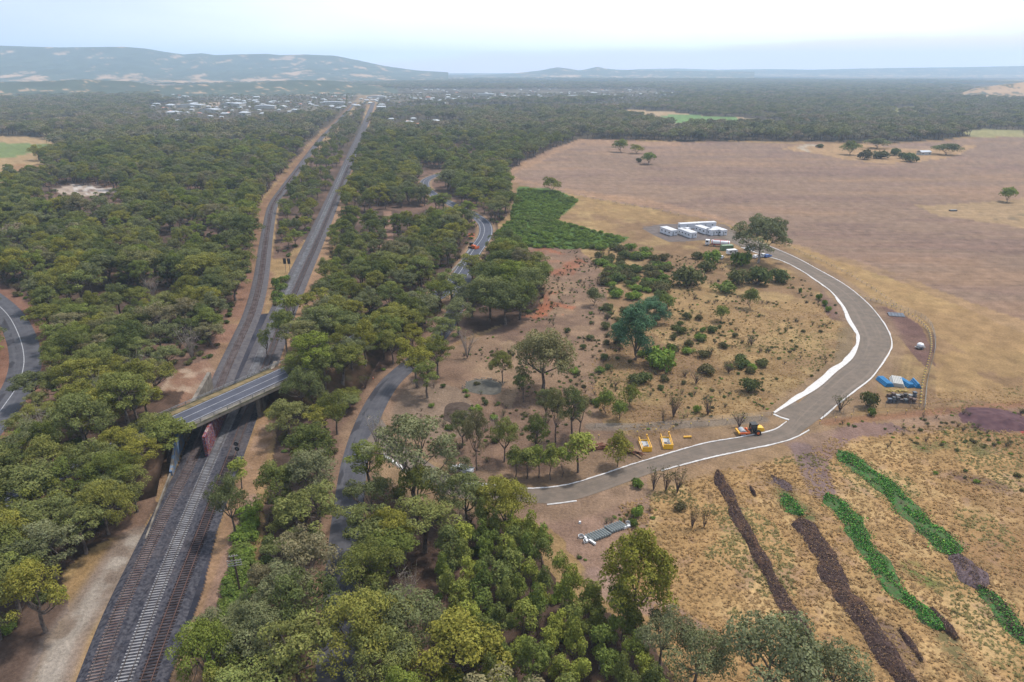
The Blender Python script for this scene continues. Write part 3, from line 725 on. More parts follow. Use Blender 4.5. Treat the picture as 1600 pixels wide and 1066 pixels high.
track(T1, 'a', M['slp_a'], M['rail'], 'leftmost railway track on brown stained sleepers curving off left beyond the road bridge')
track(T2, 'b', M['slp_b'], M['rail'], 'middle railway track on clean pale concrete sleepers')
track(T3, 'c', M['slp_c'], M['rail_rust'], 'right hand railway track with rusty rails on dark timber sleepers')

# ---------------------------------------------------------------- road bridge and its embankments
M['concrete'] = mat('weathered_concrete', c(176, 166, 152), c(132, 122, 112), .5, .9, .1, bump=.2, world_space=True, dirt=c(96, 88, 78), dirt_scale=.35)
M['concrete_d'] = mat('mossy_concrete', c(140, 138, 112), c(108, 104, 90), .5, .9, .1, world_space=True, dirt=c(78, 74, 62), dirt_scale=.5)
M['galv'] = mat('galvanised_steel', c(190, 190, 188), c(150, 150, 150), 1.0, .5, .4, .3, world_space=True)
def graf(name, cols, base, scale):
    m, nt, b = base_mat(name, .85, .1); pos = N(nt, 'ShaderNodeNewGeometry').outputs['Position']
    f = NOISE(nt, pos, scale, 1.5, .4, 1.5); rp = N(nt, 'ShaderNodeValToRGB'); rp.color_ramp.interpolation = 'CONSTANT'
    e = rp.color_ramp.elements
    seq = [base] + list(cols) + [base]
    while len(e) < len(seq): e.new(.5)
    for i, t in enumerate(seq): e[i].position = 0 if i == 0 else .34 + .36 * (i - 1) / (len(seq) - 1); e[i].color = (*t, 1)
    nt.links.new(f, rp.inputs[0]); dn = NOISE(nt, pos, .4, 4, .6)
    nt.links.new(MIXC(nt, MAPR(nt, dn, .5, .7, 0, .6), rp.outputs[0], base), b.inputs['Base Color']); return m
M['graf_red'] = graf('red_blue_painted_pier', [c(176, 84, 64), c(150, 70, 56), c(100, 122, 168), c(168, 78, 60), c(190, 180, 176)], c(146, 92, 78), .8)
M['graf_blue'] = graf('blue_painted_wall', [c(176, 168, 156), c(150, 176, 200), c(120, 150, 190), c(176, 168, 156)], c(170, 160, 146), .3)
def slope_ribbon(name, P, hw, m, drop=True):
    Nn = side(P); V = []
    for p, q in zip(P, Nn):
        b = 1.5 * p.z
        for o, z in ((-hw - b - .4, -.05), (-hw, p.z - .03), (hw, p.z - .03), (hw + b + .4, -.05)):
            V.append(Vector((p.x, p.y, 0)) + q * o + Vector((0, 0, z)))
    n = len(P); F = [(4 * i + k, 4 * i + 4 + k, 4 * i + 5 + k, 4 * i + 1 + k) for i in range(n - 1) for k in range(3)]
    F += [(0, 1, 2, 3), (4 * n - 1, 4 * n - 2, 4 * n - 3, 4 * n - 4)]
    return npmesh(name, V, F, m, kind='structure')
M['bank'] = mat('dry_bank_earth', c(140, 112, 92), c(104, 84, 66), .3, .95, .05, bump=.8, world_space=True, dirt=c(110, 106, 70), dirt_scale=.15)
PB = every(ROAD_B, 2.0)
def fi(px, py, z):
    q = g(px, py, z); return min(range(len(PB)), key=lambda i: (PB[i] - q).length)
iL, iR = fi(296, 649.5, 7), fi(422, 593, 7)
import bmesh
def clip_bank(o, a, b2, keep):
    d = (b2 - a); n = Vector((-d.y, d.x, 0)).normalized()
    if (keep - a).dot(n) > 0: n = -n
    bm = bmesh.new(); bm.from_mesh(o.data)
    r = bmesh.ops.bisect_plane(bm, geom=bm.verts[:] + bm.edges[:] + bm.faces[:], plane_co=a, plane_no=n, clear_outer=True)
    bmesh.ops.holes_fill(bm, edges=[e for e in bm.edges if e.is_boundary], sides=0)
    bm.to_mesh(o.data); bm.free()
clip_bank(slope_ribbon('embankment', PB[:iL + 1], 5.2, M['bank']), g(287, 693), g(331, 608), g(150, 700))
clip_bank(slope_ribbon('embankment', PB[iR:], 5.2, M['bank']), g(402, 662), g(434, 590), g(520, 560))
ribbon('road', offset(PB, 3.4, .03), offset(PB, -3.4, .03), M['asphalt_w'], kind='structure')
for o in (0, -3.0, 3.0): ribbon('road_marking', offset(PB, o + .09, .05), offset(PB, o - .09, .05), M['paint'], kind='structure')
A_, B_ = PB[iL], PB[iR]; D_ = B_ - A_; D_.z = 0; LB = D_.length; D_.normalize(); angB = math.atan2(D_.y, D_.x)
BC = (A_ + B_) / 2
br = empty('road_bridge', (BC.x, BC.y, 0), angB, label='concrete road bridge carrying the two lane road over the railway', cat='bridge')
z7 = 6.97
mb = MB(); mb.box(0, 0, z7 - .32, LB + 8, 11.4, .60); mb.build('deck', M['concrete'], br)
mb = MB()
for y in (-4.6, -2.3, 0, 2.3, 4.6): mb.box(0, y * .92, z7 - 1.12, LB + 2, .5, .5)
mb.build('girder', M['concrete_d'], br)
for s in (-1, 1):
    mb = MB(); mb.box(0, s * 5.55, z7 + .12, LB + 9, .28, .34); mb.build('parapet', M['concrete_d'], br)
    mb = MB()
    for zz in (.72, 1.02): mb.box(0, s * 5.55, z7 + zz, LB + 26, .10, .10)
    nn = 14
    for k in range(nn): mb.box(-LB / 2 - 12 + (LB + 24) * k / (nn - 1), s * 5.55, z7 + .7, .12, .14, .9)
    mb.build('handrail', M['galv'], br)
mb = MB(); mb.box(0, 4.35, z7 + .10, LB + 8, 1.9, .14); mb.build('footway', mat('weedy_footway', c(168, 148, 112), c(124, 112, 84), .6, .95, .05, world_space=True, dirt=c(186, 150, 96), dirt_scale=.4), br)
# pier and abutments run along the tracks
def wall_between(a, b2, th, z0, z1, name, m, parent=None, **tags):
    a = Vector(a); b2 = Vector(b2); d = b2 - a; L = d.length; an = math.atan2(d.y, d.x); n = Vector((-d.y, d.x, 0)).normalized() * th / 2
    za, zb = (z1 if isinstance(z1, tuple) else (z1, z1))
    V = [a - n, a + n, b2 + n, b2 - n]; V = [Vector((v.x, v.y, z0)) for v in V] + [Vector((v.x, v.y, z)) for v, z in zip(V, (za, za, zb, zb))]
    if parent is not None:
        inv = (Matrix.Translation(parent.location) @ Matrix.Rotation(parent.rotation_euler.z, 4, 'Z')).inverted(); V = [inv @ v for v in V]
    mb = MB(); mb.add(V, [(0, 1, 2, 3)[::-1], (4, 5, 6, 7), (0, 1, 5, 4), (1, 2, 6, 5), (2, 3, 7, 6), (3, 0, 4, 7)])
    mb.add(V, []); o = mb.build(name, m, parent, **tags)
    import bmesh
    bm = bmesh.new(); bm.from_mesh(o.data); bmesh.ops.recalc_face_normals(bm, faces=bm.faces); bm.to_mesh(o.data); bm.free()
    return o
wall_between(g(324, 716), g(352, 652), .7, 0, z7 - 1.35, 'pier', M['graf_red'], br)
e = D_ * 1.0
wall_between(g(288, 690), g(331, 608), 1.0, 0, z7 - 1.7, 'abutment', M['concrete'], br)
wall_between(g(406, 652), g(434, 590), 1.0, 0, z7 - 1.7, 'abutment', M['concrete'], br)
wall_between(g(268, 744), g(287, 693), .6, 0, (1.2, 6.6), 'retaining_wall', M['graf_blue'], label='pale concrete retaining wall with blue paint beside the left track', cat='retaining wall')
wall_between(g(228, 845), g(267, 746), .35, 0, (.5, 1.1), 'retaining_wall', M['concrete'], label='low concrete edge wall running down the left side of the railway', cat='retaining wall')
# ---------------------------------------------------------------- trees
def leaves(rng, cen, rad, n, size, flat=.75, under=.25, tintv=.25, droop=0.0):
    """n leaf clumps on the shell of one foliage dome; returns quads and tints"""
    d = rng.normal(size=(n, 3)); d /= np.linalg.norm(d, axis=1)[:, None]
    low = d[:, 2] < 0; flip = low & (rng.random(n) > under); d[flip, 2] *= -1
    r = rad * (0.62 + .42 * rng.random(n) ** .6)
    bump = 1 + .18 * np.sin(d[:, 0] * 5 + cen[0] * 3) * np.cos(d[:, 1] * 5 + cen[1] * 2)
    p = cen + d * (r * bump)[:, None] * np.array([1, 1, flat])
    nrm = d + rng.normal(size=(n, 3)) * .55; nrm[:, 2] += .25; nrm /= np.linalg.norm(nrm, axis=1)[:, None]
    a = np.cross(nrm, rng.normal(size=(n, 3))); a /= np.linalg.norm(a, axis=1)[:, None] + 1e-9
    b = np.cross(nrm, a)
    s = size * (0.6 + .8 * rng.random(n))[:, None]
    w = s * (.45 + .3 * rng.random(n))[:, None]
    Q = np.stack([p - a * s * .5, p - b * w * .5 - a * s * .05, p + a * s * .5, p + b * w * .5 + a * s * .05], 1)
    tintv *= 1.9; t = (1 - tintv / 2 + tintv * rng.random() + (rng.random(n) - .5) * .35)
    tint = np.stack([t * (1 + (rng.random(n) - .5) * .12), t, t * (1 - .1 * rng.random(n)), np.ones(n)], 1)
    return Q.reshape(-1, 3), np.repeat(tint, 4, 0)
def crown_mesh(name, Q, T, m, parent):
    F = np.arange(len(Q)).reshape(-1, 4)
    return npmesh(name, Q, F, m, parent, attrs={'tint': ('FLOAT_COLOR', T)})
def limb(mb, a, b, r0, r1, rng, sag=.12, n=5):
    a = Vector(a); b = Vector(b); L = (b - a).length; pts = []; rad = []
    off = Vector(rng.normal(size=3) * L * .06)
    for i in range(n):
        t = i / (n - 1); p = a.lerp(b, t) + off * math.sin(math.pi * t) + Vector((0, 0, -sag * L * math.sin(math.pi * t) * .5))
        pts.append(p); rad.append(r0 + (r1 - r0) * t)
    mb.tube(pts, rad, 5, cap=False)
def gum(seed, H=16, R=5.5, fork=.42, nc=17, leaf=.5, nl=300, cr=.36, m='leaf', bark='bark', flat=.7, base=.62, name='gum_tree', part=('crown', 'trunk'), tw=.026, lean=.5):
    rng = np.random.default_rng(seed)
    root = empty(name, (0, 0, 0))
    cz = H * base; cens = []
    tries = 0
    while len(cens) < nc and tries < 900:
        tries += 1
        u = rng.random() * 2 * math.pi; v = rng.random() ** .55
        rr = R * v * (0.72 + .48 * rng.random()); top = math.sqrt(max(0, 1 - (v * .95) ** 2))
        z = cz + (H - cz - R * cr * flat) * top * (.75 + .3 * rng.random()) - (rng.random() ** 1.6) * H * .20
        q = np.array([rr * math.cos(u) + lean, rr * math.sin(u), z])
        if all(np.linalg.norm((q - w) * np.array([1, 1, 1.1])) > R * cr * .70 for w in cens): cens.append(q)
    Q = []; T = []
    for q in cens:
        rad = R * cr * (.75 + .5 * rng.random())
        a, b = leaves(rng, q, rad, int(nl * (rad / (R * cr)) ** 2), leaf, flat); Q.append(a); T.append(b)
    crown_mesh(part[0], np.concatenate(Q), np.concatenate(T), M[m], root)
    mb = MB(); fk = Vector((lean * .5, rng.normal() * .3, H * fork)); r0 = H * tw
    mid = Vector((rng.normal() * .25, rng.normal() * .25, H * fork * .5))
    mb.tube([(0, 0, -.3), (0, 0, .15), mid, fk], [r0 * 1.5, r0 * 1.1, r0 * .85, r0 * .7], 7, cap=False)
    nb = min(6, max(3, nc // 3)); order = rng.permutation(len(cens))
    hubs = []
    for k in range(nb):
        q = Vector(cens[order[k]]); h = fk.lerp(q, .6) + Vector((0, 0, -.04 * H)); limb(mb, fk, h, r0 * .55, r0 * .3, rng); hubs.append(h)
    for q in cens:
        q = Vector(q); h = min(hubs, key=lambda a: (a - q).length); limb(mb, h, q + Vector((0, 0, -.2)), r0 * .28, r0 * .08, rng, n=4)
    mb.build(part[1], M[bark], root, smooth_=True)
    adopt(root)
    root['H'] = H; root['W'] = 2 * R
    return root
def bushy(seed, H=2.2, R=1.8, nc=8, leaf=.32, nl=150, m='leaf_dark', name='bush', stem=True):
    rng = np.random.default_rng(seed); root = empty(name, (0, 0, 0)); Q = []; T = []; mb = MB()
    for i in range(nc):
        a = rng.random() * 6.283; v = rng.random() ** .6; r = R * .42 * (.8 + .5 * rng.random())
        q = np.array([math.cos(a) * v * R * .68, math.sin(a) * v * R * .68, H * (.30 + .38 * rng.random() * (1.15 - v))])
        A, B = leaves(rng, q, r, nl, leaf, .9 * H / (R * 1.3), .45); A[:, 2] = np.maximum(A[:, 2], .02); Q.append(A); T.append(B)
        mb.tube([(0, 0, -.1), (q[0] * .5, q[1] * .5, q[2] * .55), tuple(q)], [.07, .05, .025], 4, cap=False)
    crown_mesh('foliage', np.concatenate(Q), np.concatenate(T), M[m], root); mb.build('stem', M['twig'], root)
    adopt(root); root['H'] = H; root['W'] = 2 * R; return root
def bare(seed, H=4, R=2, name='bare_bush', n=16, m='leaf_dark', nl=60):
    rng = np.random.default_rng(seed); root = empty(name, (0, 0, 0)); mb = MB(); Q = []; T = []
    for i in range(n):
        a = rng.random() * 6.283; v = rng.random() ** .5
        tip = Vector((math.cos(a) * v * R, math.sin(a) * v * R, H * (.65 + .35 * rng.random())))
        kn = Vector((tip.x * .35, tip.y * .35, H * .35)); mb.tube([(0, 0, -.1), kn, tip], [.09, .06, .02], 4, cap=False)
        for j in range(7):
            t = rng.random(); p = kn.lerp(tip, t); e = p + Vector(rng.normal(size=3) * H * .12) + Vector((0, 0, H * .1)); mb.tube([p, e], [.03, .012], 3, cap=False)
        A, B = leaves(rng, np.array(tip), R * .4, nl // 4, .28, .9, .4); Q.append(A); T.append(B)
    mb.build('branches', M['twig'], root); crown_mesh('foliage', np.concatenate(Q), np.concatenate(T), M[m], root)
    adopt(root); root['H'] = H; root['W'] = 2 * R; return root

_g = dict(leaf=.38, nl=195, flat=.85, base=.48, cr=.255)
GUMS = [gum(11, 16, 5.6, .32, 40, **_g), gum(12, 17, 6.2, .30, 46, **_g), gum(13, 15, 4.8, .34, 32, **_g), gum(14, 18, 5.2, .36, 34, **_g), gum(15, 14, 5.4, .28, 24, leaf=.36, nl=200, flat=.8, base=.45, cr=.27), gum(16, 16, 6.6, .28, 54, cr=.22, leaf=.38, nl=210, flat=.85, base=.46), gum(17, 15, 4.4, .38, 26, cr=.30, lean=1.1, leaf=.38, nl=260, flat=.9, base=.5)]
YOUNG = [gum(31, 11, 2.4, .35, 10, .42, 210, .52, 'leaf_young', flat=1.15, base=.5, name='young_gum_tree', lean=.1, tw=.016), gum(32, 12, 2.0, .4, 8, .42, 210, .6, 'leaf_young', flat=1.3, base=.5, name='young_gum_tree', lean=.2, tw=.015), gum(33, 9.5, 2.5, .3, 9, .42, 200, .5, 'leaf_young', flat=1.1, base=.45, name='young_gum_tree', lean=.1, tw=.016)]
GREY = [gum(41, 17, 6.2, .35, 24, .42, 330, .33, 'leaf_grey', flat=.95, base=.48, name='grey_gum_tree'), gum(42, 15, 5.6, .33, 20, .42, 330, .36, 'leaf_grey', flat=1.0, base=.45, name='grey_gum_tree')]
GOLD = gum(65, 16, 6.0, .26, 46, .38, 230, .25, 'leaf_gold', flat=.9, base=.42)
ROUND = [gum(35, 6, 2.3, .12, 16, .34, 170, .46, 'leaf_young', flat=1.05, base=.30, name='small_round_tree', lean=.1, tw=.02), gum(36, 6.4, 2.5, .14, 17, .34, 170, .44, 'leaf', flat=1.05, base=.32, name='small_round_tree', lean=.1, tw=.02)]
DENSE = [gum(67, 16, 6.0, .28, 56, .38, 250, .26, 'leaf', flat=.95, base=.36), gum(68, 15, 5.4, .28, 48, .38, 250, .27, 'leaf', flat=.95, base=.34)]
CAS = [gum(51, 16, 4.6, .08, 34, .40, 300, .36, 'leaf_blue', flat=1.15, base=.14, name='casuarina_tree')]
BIGGUM = gum(61, 27, 13.2, .26, 74, .55, 330, .18, 'leaf_grey', 'bark_pale', .9, .36, 'large_gum_tree', tw=.022)
FORKGUM = gum(63, 19, 9.5, .30, 26, .5, 260, .21, 'leaf', 'bark', .7, .55, 'forked_gum_tree', tw=.028)
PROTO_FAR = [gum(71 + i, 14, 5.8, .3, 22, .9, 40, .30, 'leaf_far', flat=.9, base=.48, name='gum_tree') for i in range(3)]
BUSH = [bushy(81, 2.4, 2.0, 9), bushy(82, 1.8, 1.7, 7)]
GBUSH = [bushy(84, 2.6, 1.9, 8, m='leaf_scrub', name='green_bush'), bushy(85, 1.6, 1.6, 6, m='leaf_scrub', name='green_bush')]
SNAG = [bare(95, 11, 3.6, 'dead_tree', 20, 'leaf_grey', 30), bare(96, 9, 3.0, 'dead_tree', 16, 'leaf_grey', 24)]
for _r in SNAG:
    for _c in KIDS[_r.name]:
        if _c.name.startswith('branches'): _c.data.materials[0] = M['bark_pale']
BARE = [bare(91), bare(92, 4.5, 1.7, n=12, nl=30)]
ALLP = {'gum': GUMS, 'young': YOUNG, 'grey': GREY, 'cas': CAS, 'round': ROUND, 'gold': [GOLD], 'dense': DENSE, 'snag': SNAG, 'bush': BUSH, 'gbush': GBUSH, 'bare': BARE, 'big': [BIGGUM], 'fork': [FORKGUM], 'far': PROTO_FAR}
USED = set()
CATN = {'dense': 'tree', 'snag': 'tree', 'gold': 'tree', 'round': 'tree', 'gum': 'tree', 'young': 'tree', 'grey': 'tree', 'cas': 'tree', 'big': 'tree', 'fork': 'tree', 'far': 'tree', 'bush': 'bush', 'gbush': 'bush', 'bare': 'bush'}
rndt = random.Random(5)
def plant(kind, loc, hm, wm=None, label=None, group=None, var=None, rz=None):
    """put one plant of the kind at loc, hm metres tall (wm wide); the prototype itself is the first one planted"""
    L = ALLP[kind]; i = rndt.randrange(len(L)) if var is None else var
    p = L[i]; H, W = p['H'], p['W']
    s = hm / H; sw = s if wm is None else wm / W
    rz = rndt.uniform(0, 6.283) if rz is None else rz
    if p.name not in USED:
        USED.add(p.name); p.location = loc; p.rotation_euler = (0, 0, rz); p.scale = (sw, sw, s); o = p
    else: o = dup(p, loc, rz, (sw, sw, s))
    o['label'] = label; o['category'] = CATN[kind]
    for k in ('H', 'W'):
        pass
    if group: o['group'] = group
    elif 'group' in o.keys(): del o['group']
    return o
def plant_px(kind, px, py, hpx, wpx=None, label=None, group=None, **kw):
    b = g(px, py); lo, hi = 0.0, 60.0
    for _ in range(30):
        hm = (lo + hi) / 2
        if proj(b.x, b.y, hm)[1] > py - hpx: lo = hm
        else: hi = hm
    mp = ((b.y * CP + (CAM_H - hm * .6) * SP) / FPX); wm = wpx * mp if wpx else None
    return plant(kind, g(px, py), hm, wm, label, group, **kw)

# -- trees and bushes that stand out one by one
S_ = [
 ('big',1185,411,81,84,'tall broad gum tree with pale trunk standing beside the site vehicles'),
 ('fork',650,790,142,150,'wide spreading forked gum tree with dark trunks at the new road junction'),
 ('gum',264,722,76,72,'dark gum tree close to the left end of the bridge'),
 ('gum',474,612,64,60,'round gum tree covering the right end of the bridge'),
 ('gum',484,596,60,54,'gum tree just beyond the right end of the bridge'),
 ('gum',240,706,60,56,'round gum tree on the bank left of the bridge end'),
 ('gum',232,652,54,50,'gum tree on the far side of the bridge approach'),
 ('gum',712,756,50,44,'low gum tree between the forked gum and the parked white utility vehicle'),
 ('dense',848,612,104,84,'dense rounded gum tree standing behind the round gravel heap'),
 ('gold',985,985,160,118,'broad yellow green gum tree beside the stacked guardrail beams'),
 ('round',861,301,27,24,'lone slender gum tree on the edge of the green scrub and brown field'),
 ('round',970,238,22,21,'dark round tree, leftmost of the cluster at the far edge of the brown field'),
 ('round',994,240,16,18,'spreading brownish tree just right of the dark round tree on the brown field'),
 ('round',1013,257,20,22,'bushy grey tree standing nearest in the cluster on the brown field'),
 ('bush',997,254,9,11,'small shrub left of the bushy grey tree on the brown field'),
 ('round',1573,316,25,23,'lone round tree at the right edge of the brown field'),
 ('round',844,453,40,26,'narrow green tree at the edge of the red earth clearing'),
 ('round',928,478,32,22,'small round headed tree alone beside the red earth patch'),
 ('round',1041,484,25,24,'small bright green tree right of the tall blue green trees'),
 ('round',1172,482,33,22,'small green tree alone in dry grass below the dark bushes'),
 ('round',1126,503,27,22,'rounded dark green sapling in dry grass left of the lone small tree'),
 ('cas',992,562,96,56,'tall blue green casuarina, biggest of the clump in the dry grass'),
 ('cas',1022,505,42,42,'blue green casuarina behind the tallest one of the clump'),
 ('cas',968,540,40,30,'small blue green casuarina left of the tallest one'),
 ('gbush',1030,572,36,62,'wide dark green bush at the foot of the blue green casuarinas'),
 ('bush',1008,598,18,32,'low dark bush below the casuarina clump'),
 ('gum',785,598,52,34,'thin gum tree left of the rounded gum tree by the gravel heap'),
 ('gum',818,628,56,32,'thin leaning gum tree in front of the rounded gum tree'),
 ('gum',652,606,84,58,'open crowned gum tree beside the old road near the dirt clearing'),
 ('gum',684,590,64,46,'gum tree right of the open crowned tree by the old road'),
 ('gum',668,622,60,40,'slim gum tree nearest to the old road edge by the clearing'),
 ('round',946,646,38,25,'small tree, left one of the three saplings in a row on the bare slope'),
 ('round',967,658,34,24,'small tree, lowest of the three saplings on the bare slope'),
 ('round',984,634,35,26,'dark green small tree, right one of the three saplings on the bare slope'),
 ('gum',868,692,86,36,'slender gum tree, left one of the tight group above the log heap'),
 ('gum',893,690,88,40,'slender gum tree, tallest of the tight group above the log heap'),
 ('gum',906,680,70,34,'slender gum tree, right one of the tight group above the log heap'),
 ('gum',852,664,60,28,'slender gum tree at the back of the tight group above the log heap'),
 ('gum',745,735,100,34,'tall thin gum tree next to the parked white utility vehicle'),
 ('gum',788,722,70,40,'thin spreading gum tree on bare ground right of the white utility vehicle'),
 ('gum',722,700,60,40,'gum tree behind the big forked gum beside the dark soil heap'),
 ('gum',838,722,76,38,'gum tree with bright crown on bare ground above the tight stand by the road'),
 ('round',965,729,56,34,'bright green tree standing between the two log heaps'),
 ('young',903,738,70,40,'olive tree left of the log heap beside the new road'),
 ('young',806,745,50,26,'thin trunked tree, leftmost of the stand on the roadside above the new road'),
 ('young',824,748,54,28,'thin trunked tree, second from left in the roadside stand'),
 ('young',842,746,50,28,'thin trunked tree, middle one of the roadside stand'),
 ('young',860,750,56,28,'thin trunked tree, second from right in the roadside stand'),
 ('young',878,746,52,28,'thin trunked tree, rightmost of the roadside stand'),
 ('bush',1168,613,26,38,'rounded dark brown bush alone in dry grass above the roller'),
 ('bush',1354,637,30,32,'rounded brown bush beside the pipe store'),
 ('gbush',1361,649,15,14,'small bright green bush at the foot of the brown bush by the pipe store'),
 ('bare',1312,642,22,24,'sparse bush leaning over the white road edge near the pipe store'),
 ('bare',1106,648,30,28,'reddish bare bush on the dry slope above the yellow frames'),
 ('gbush',1090,645,15,14,'small bright green bush beside the reddish bare bush'),
 ('bare',1052,652,34,24,'grey bare bush left of the reddish bare bush'),
 ('bare',1036,660,22,12,'small grey bare bush, leftmost on the dry slope above the yellow frames'),
 ('bare',1155,668,24,24,'bare little tree standing behind the orange roller'),
 ('bare',1021,766,34,24,'burnt looking bare bush, leftmost in the group on the road edge'),
 ('bare',1040,768,32,22,'burnt looking bare bush, second in the group on the road edge'),
 ('bare',1058,770,34,24,'burnt looking bare bush, third in the group on the road edge'),
 ('gbush',996,762,17,22,'yellow green bush on the road edge left of the burnt bushes'),
 ('bare',1081,826,30,17,'left one of two upright leafless bushes in orange grass'),
 ('bare',1100,824,29,17,'right one of two upright leafless bushes in orange grass'),
 ('gbush',997,806,18,24,'straggly green bush above the stacked guardrail beams'),
 ('gbush',990,822,14,14,'small green bush at the right end of the stacked guardrail beams'),
 ('bush',1064,796,14,24,'grey green low bush above the two leafless bushes'),
 ('gbush',1250,458,11,7,'tiny upright green shrub in dry grass near the inner road edge'),
 ('gbush',1112,412,28,30,'dark green tree like bush left of the white caravan'),
 ('gbush',1159,416,30,34,'dense dark green bush right of the white caravan'),
 ('bush',1076,446,34,56,'big brown green bush, leftmost of the dark thicket below the site'),
 ('bush',1104,424,18,30,'grey green bush in the dark thicket just below the caravan'),
 ('gbush',1130,456,22,38,'green bush, lowest of the dark thicket below the site'),
 ('bush',1155,446,30,42,'dark brown bush in the middle of the thicket under the big gum'),
 ('bush',1182,444,30,46,'dark brown bush right of middle in the thicket under the big gum'),
 ('bush',1214,440,24,40,'dark bush, rightmost of the thicket under the big gum'),
 ('bush',1092,404,12,26,'low brown bush behind the dark thicket left of the caravan'),
 ('gbush',1280,468,12,12,'leafy green shrub, upper one of the short row inside the bend'),
 ('gbush',1288,478,12,12,'leafy green shrub, middle one of the short row inside the bend'),
 ('gbush',1295,487,11,12,'leafy green shrub, lower one of the short row inside the bend'),
 ('bush',1326,232,14,14,'dark conifer like tree, left end of the farm shelter trees'),
 ('round',1328,242,24,24,'tall dark tree at the left of the farm shelter trees'),
 ('bush',1350,249,18,26,'round dark green tree, second in the farm shelter belt'),
 ('bush',1374,248,14,30,'low green tree, third in the farm shelter belt'),
 ('bush',1397,243,13,20,'dark green tree, fourth in the farm shelter belt'),
 ('bush',1409,248,12,16,'small green tree between the farm shelter trees and the shed'),
 ('bush',1423,253,16,28,'round dark green tree nearest in the farm shelter belt'),
 ('round',1478,242,20,34,'wide grey gum tree right of the farm shed'),
 ('round',1370,232,18,30,'open gum tree behind the farm shelter belt'),
 ('bush',1280,231,7,16,'low bush beside the farm track loop'),
 ('gum',452,560,82,40,'slim tree standing between the rail lines just beyond the bridge'),
 ('round',456,494,36,30,'rounded bright tree standing close against the right rail line'),
 ('gbush',432,450,22,14,'bright green bush, upper one between the two rail lines'),
 ('gbush',430,466,14,12,'bright green bush, lower one between the two rail lines'),
 ('gum',418,560,52,26,'slender tree leaning over the tracks beyond the bridge deck'),
 ('gum',368,838,100,54,'gum tree leaning towards the rusty track above the pole'),
 ('young',378,764,52,26,'narrow dark tree on the bank close to the rail signal'),
 ('gum',72,988,110,92,'dark trunked gum tree on the edge of the pale dirt track'),
 ('grey',1085,1085,105,90,'wispy grey green gum tree, left one along the bottom edge'),
 ('grey',1195,1120,160,140,'wispy grey green gum tree, biggest along the bottom edge'),
 ('grey',1285,1120,115,110,'wispy grey green gum tree, right one along the bottom edge'),
 ('grey',1030,1050,100,70,'wispy grey green gum tree in front of the broad yellow green gum'),
]
for i, (px, py, h_, w_) in enumerate([(30,955,110,100),(0,1000,120,110),(58,925,90,80),(15,900,100,95),(88,905,90,80),(-20,930,110,110),(150,775,86,70),(188,790,84,72),(215,800,76,66),(228,752,70,56),(196,742,78,66),(120,800,90,80),(170,835,84,74),(90,770,84,76),(135,865,80,72),(50,820,96,90)]):
    S_.append(('gum',px,py,h_,w_,['low', 'broad', 'round'][i % 3] + ' crowned olive gum tree in the left wood ' + ('near the pale dirt track' if py > 860 else 'below the bridge approach')))
for i, (px, py, h_, w_) in enumerate([(500,742,84,74),(497,800,96,90),(488,865,104,96),(486,930,110,104),(478,1010,120,108),(470,1090,130,118)]):
    S_.append(('gum',px,py,h_,w_,'olive gum tree overhanging the left edge of the old road'))
for i, (px, py, h_, w_) in enumerate([(578,765,74,60),(583,820,84,74),(585,880,92,84),(588,945,96,88),(594,1020,104,96),(600,1090,110,100)]):
    S_.append(('gum',px,py,h_,w_,'olive gum tree overhanging the right edge of the old road'))
for i, (px, py, h_, w_) in enumerate([(590,548,66,58),(614,532,62,56),(640,520,60,52),(664,506,58,52),(688,486,56,50),(706,470,52,48),(738,440,50,46),(692,552,60,46),(716,524,58,48),(738,498,56,50),(750,462,54,50),(672,572,56,40)]):
    S_.append(('gum',px,py,h_,w_,'olive gum tree lining the half hidden road beyond the old road bend'))
for i, (px, py, h_, w_) in enumerate([(332,1090,118,96),(334,1040,80,70)]):
    S_.append(('gum',px,py,h_,w_,'round olive gum tree on the bank below the timber pole'))
for i, (px, py, h_, w_) in enumerate([(765,500,74,62),(790,508,72,60),(812,500,66,54),(770,468,60,54),(800,470,66,58),(825,476,62,52),(780,438,52,48),(808,440,56,50),(788,412,44,44)]):
    S_.append(('dense',px,py,h_,w_,'dense dark gum tree in the clump between the old road and the red earth'))
random.seed(9)
PLACED = []
for k, px, py, h_, w_, lab in S_:
    plant_px(k, px, py, h_, w_, lab, group=lab if 'overhanging' in lab or 'half hidden' in lab or 'in the clump' in lab or 'below the timber' in lab or 'in the left wood' in lab else None); PLACED.append(g(px, py))

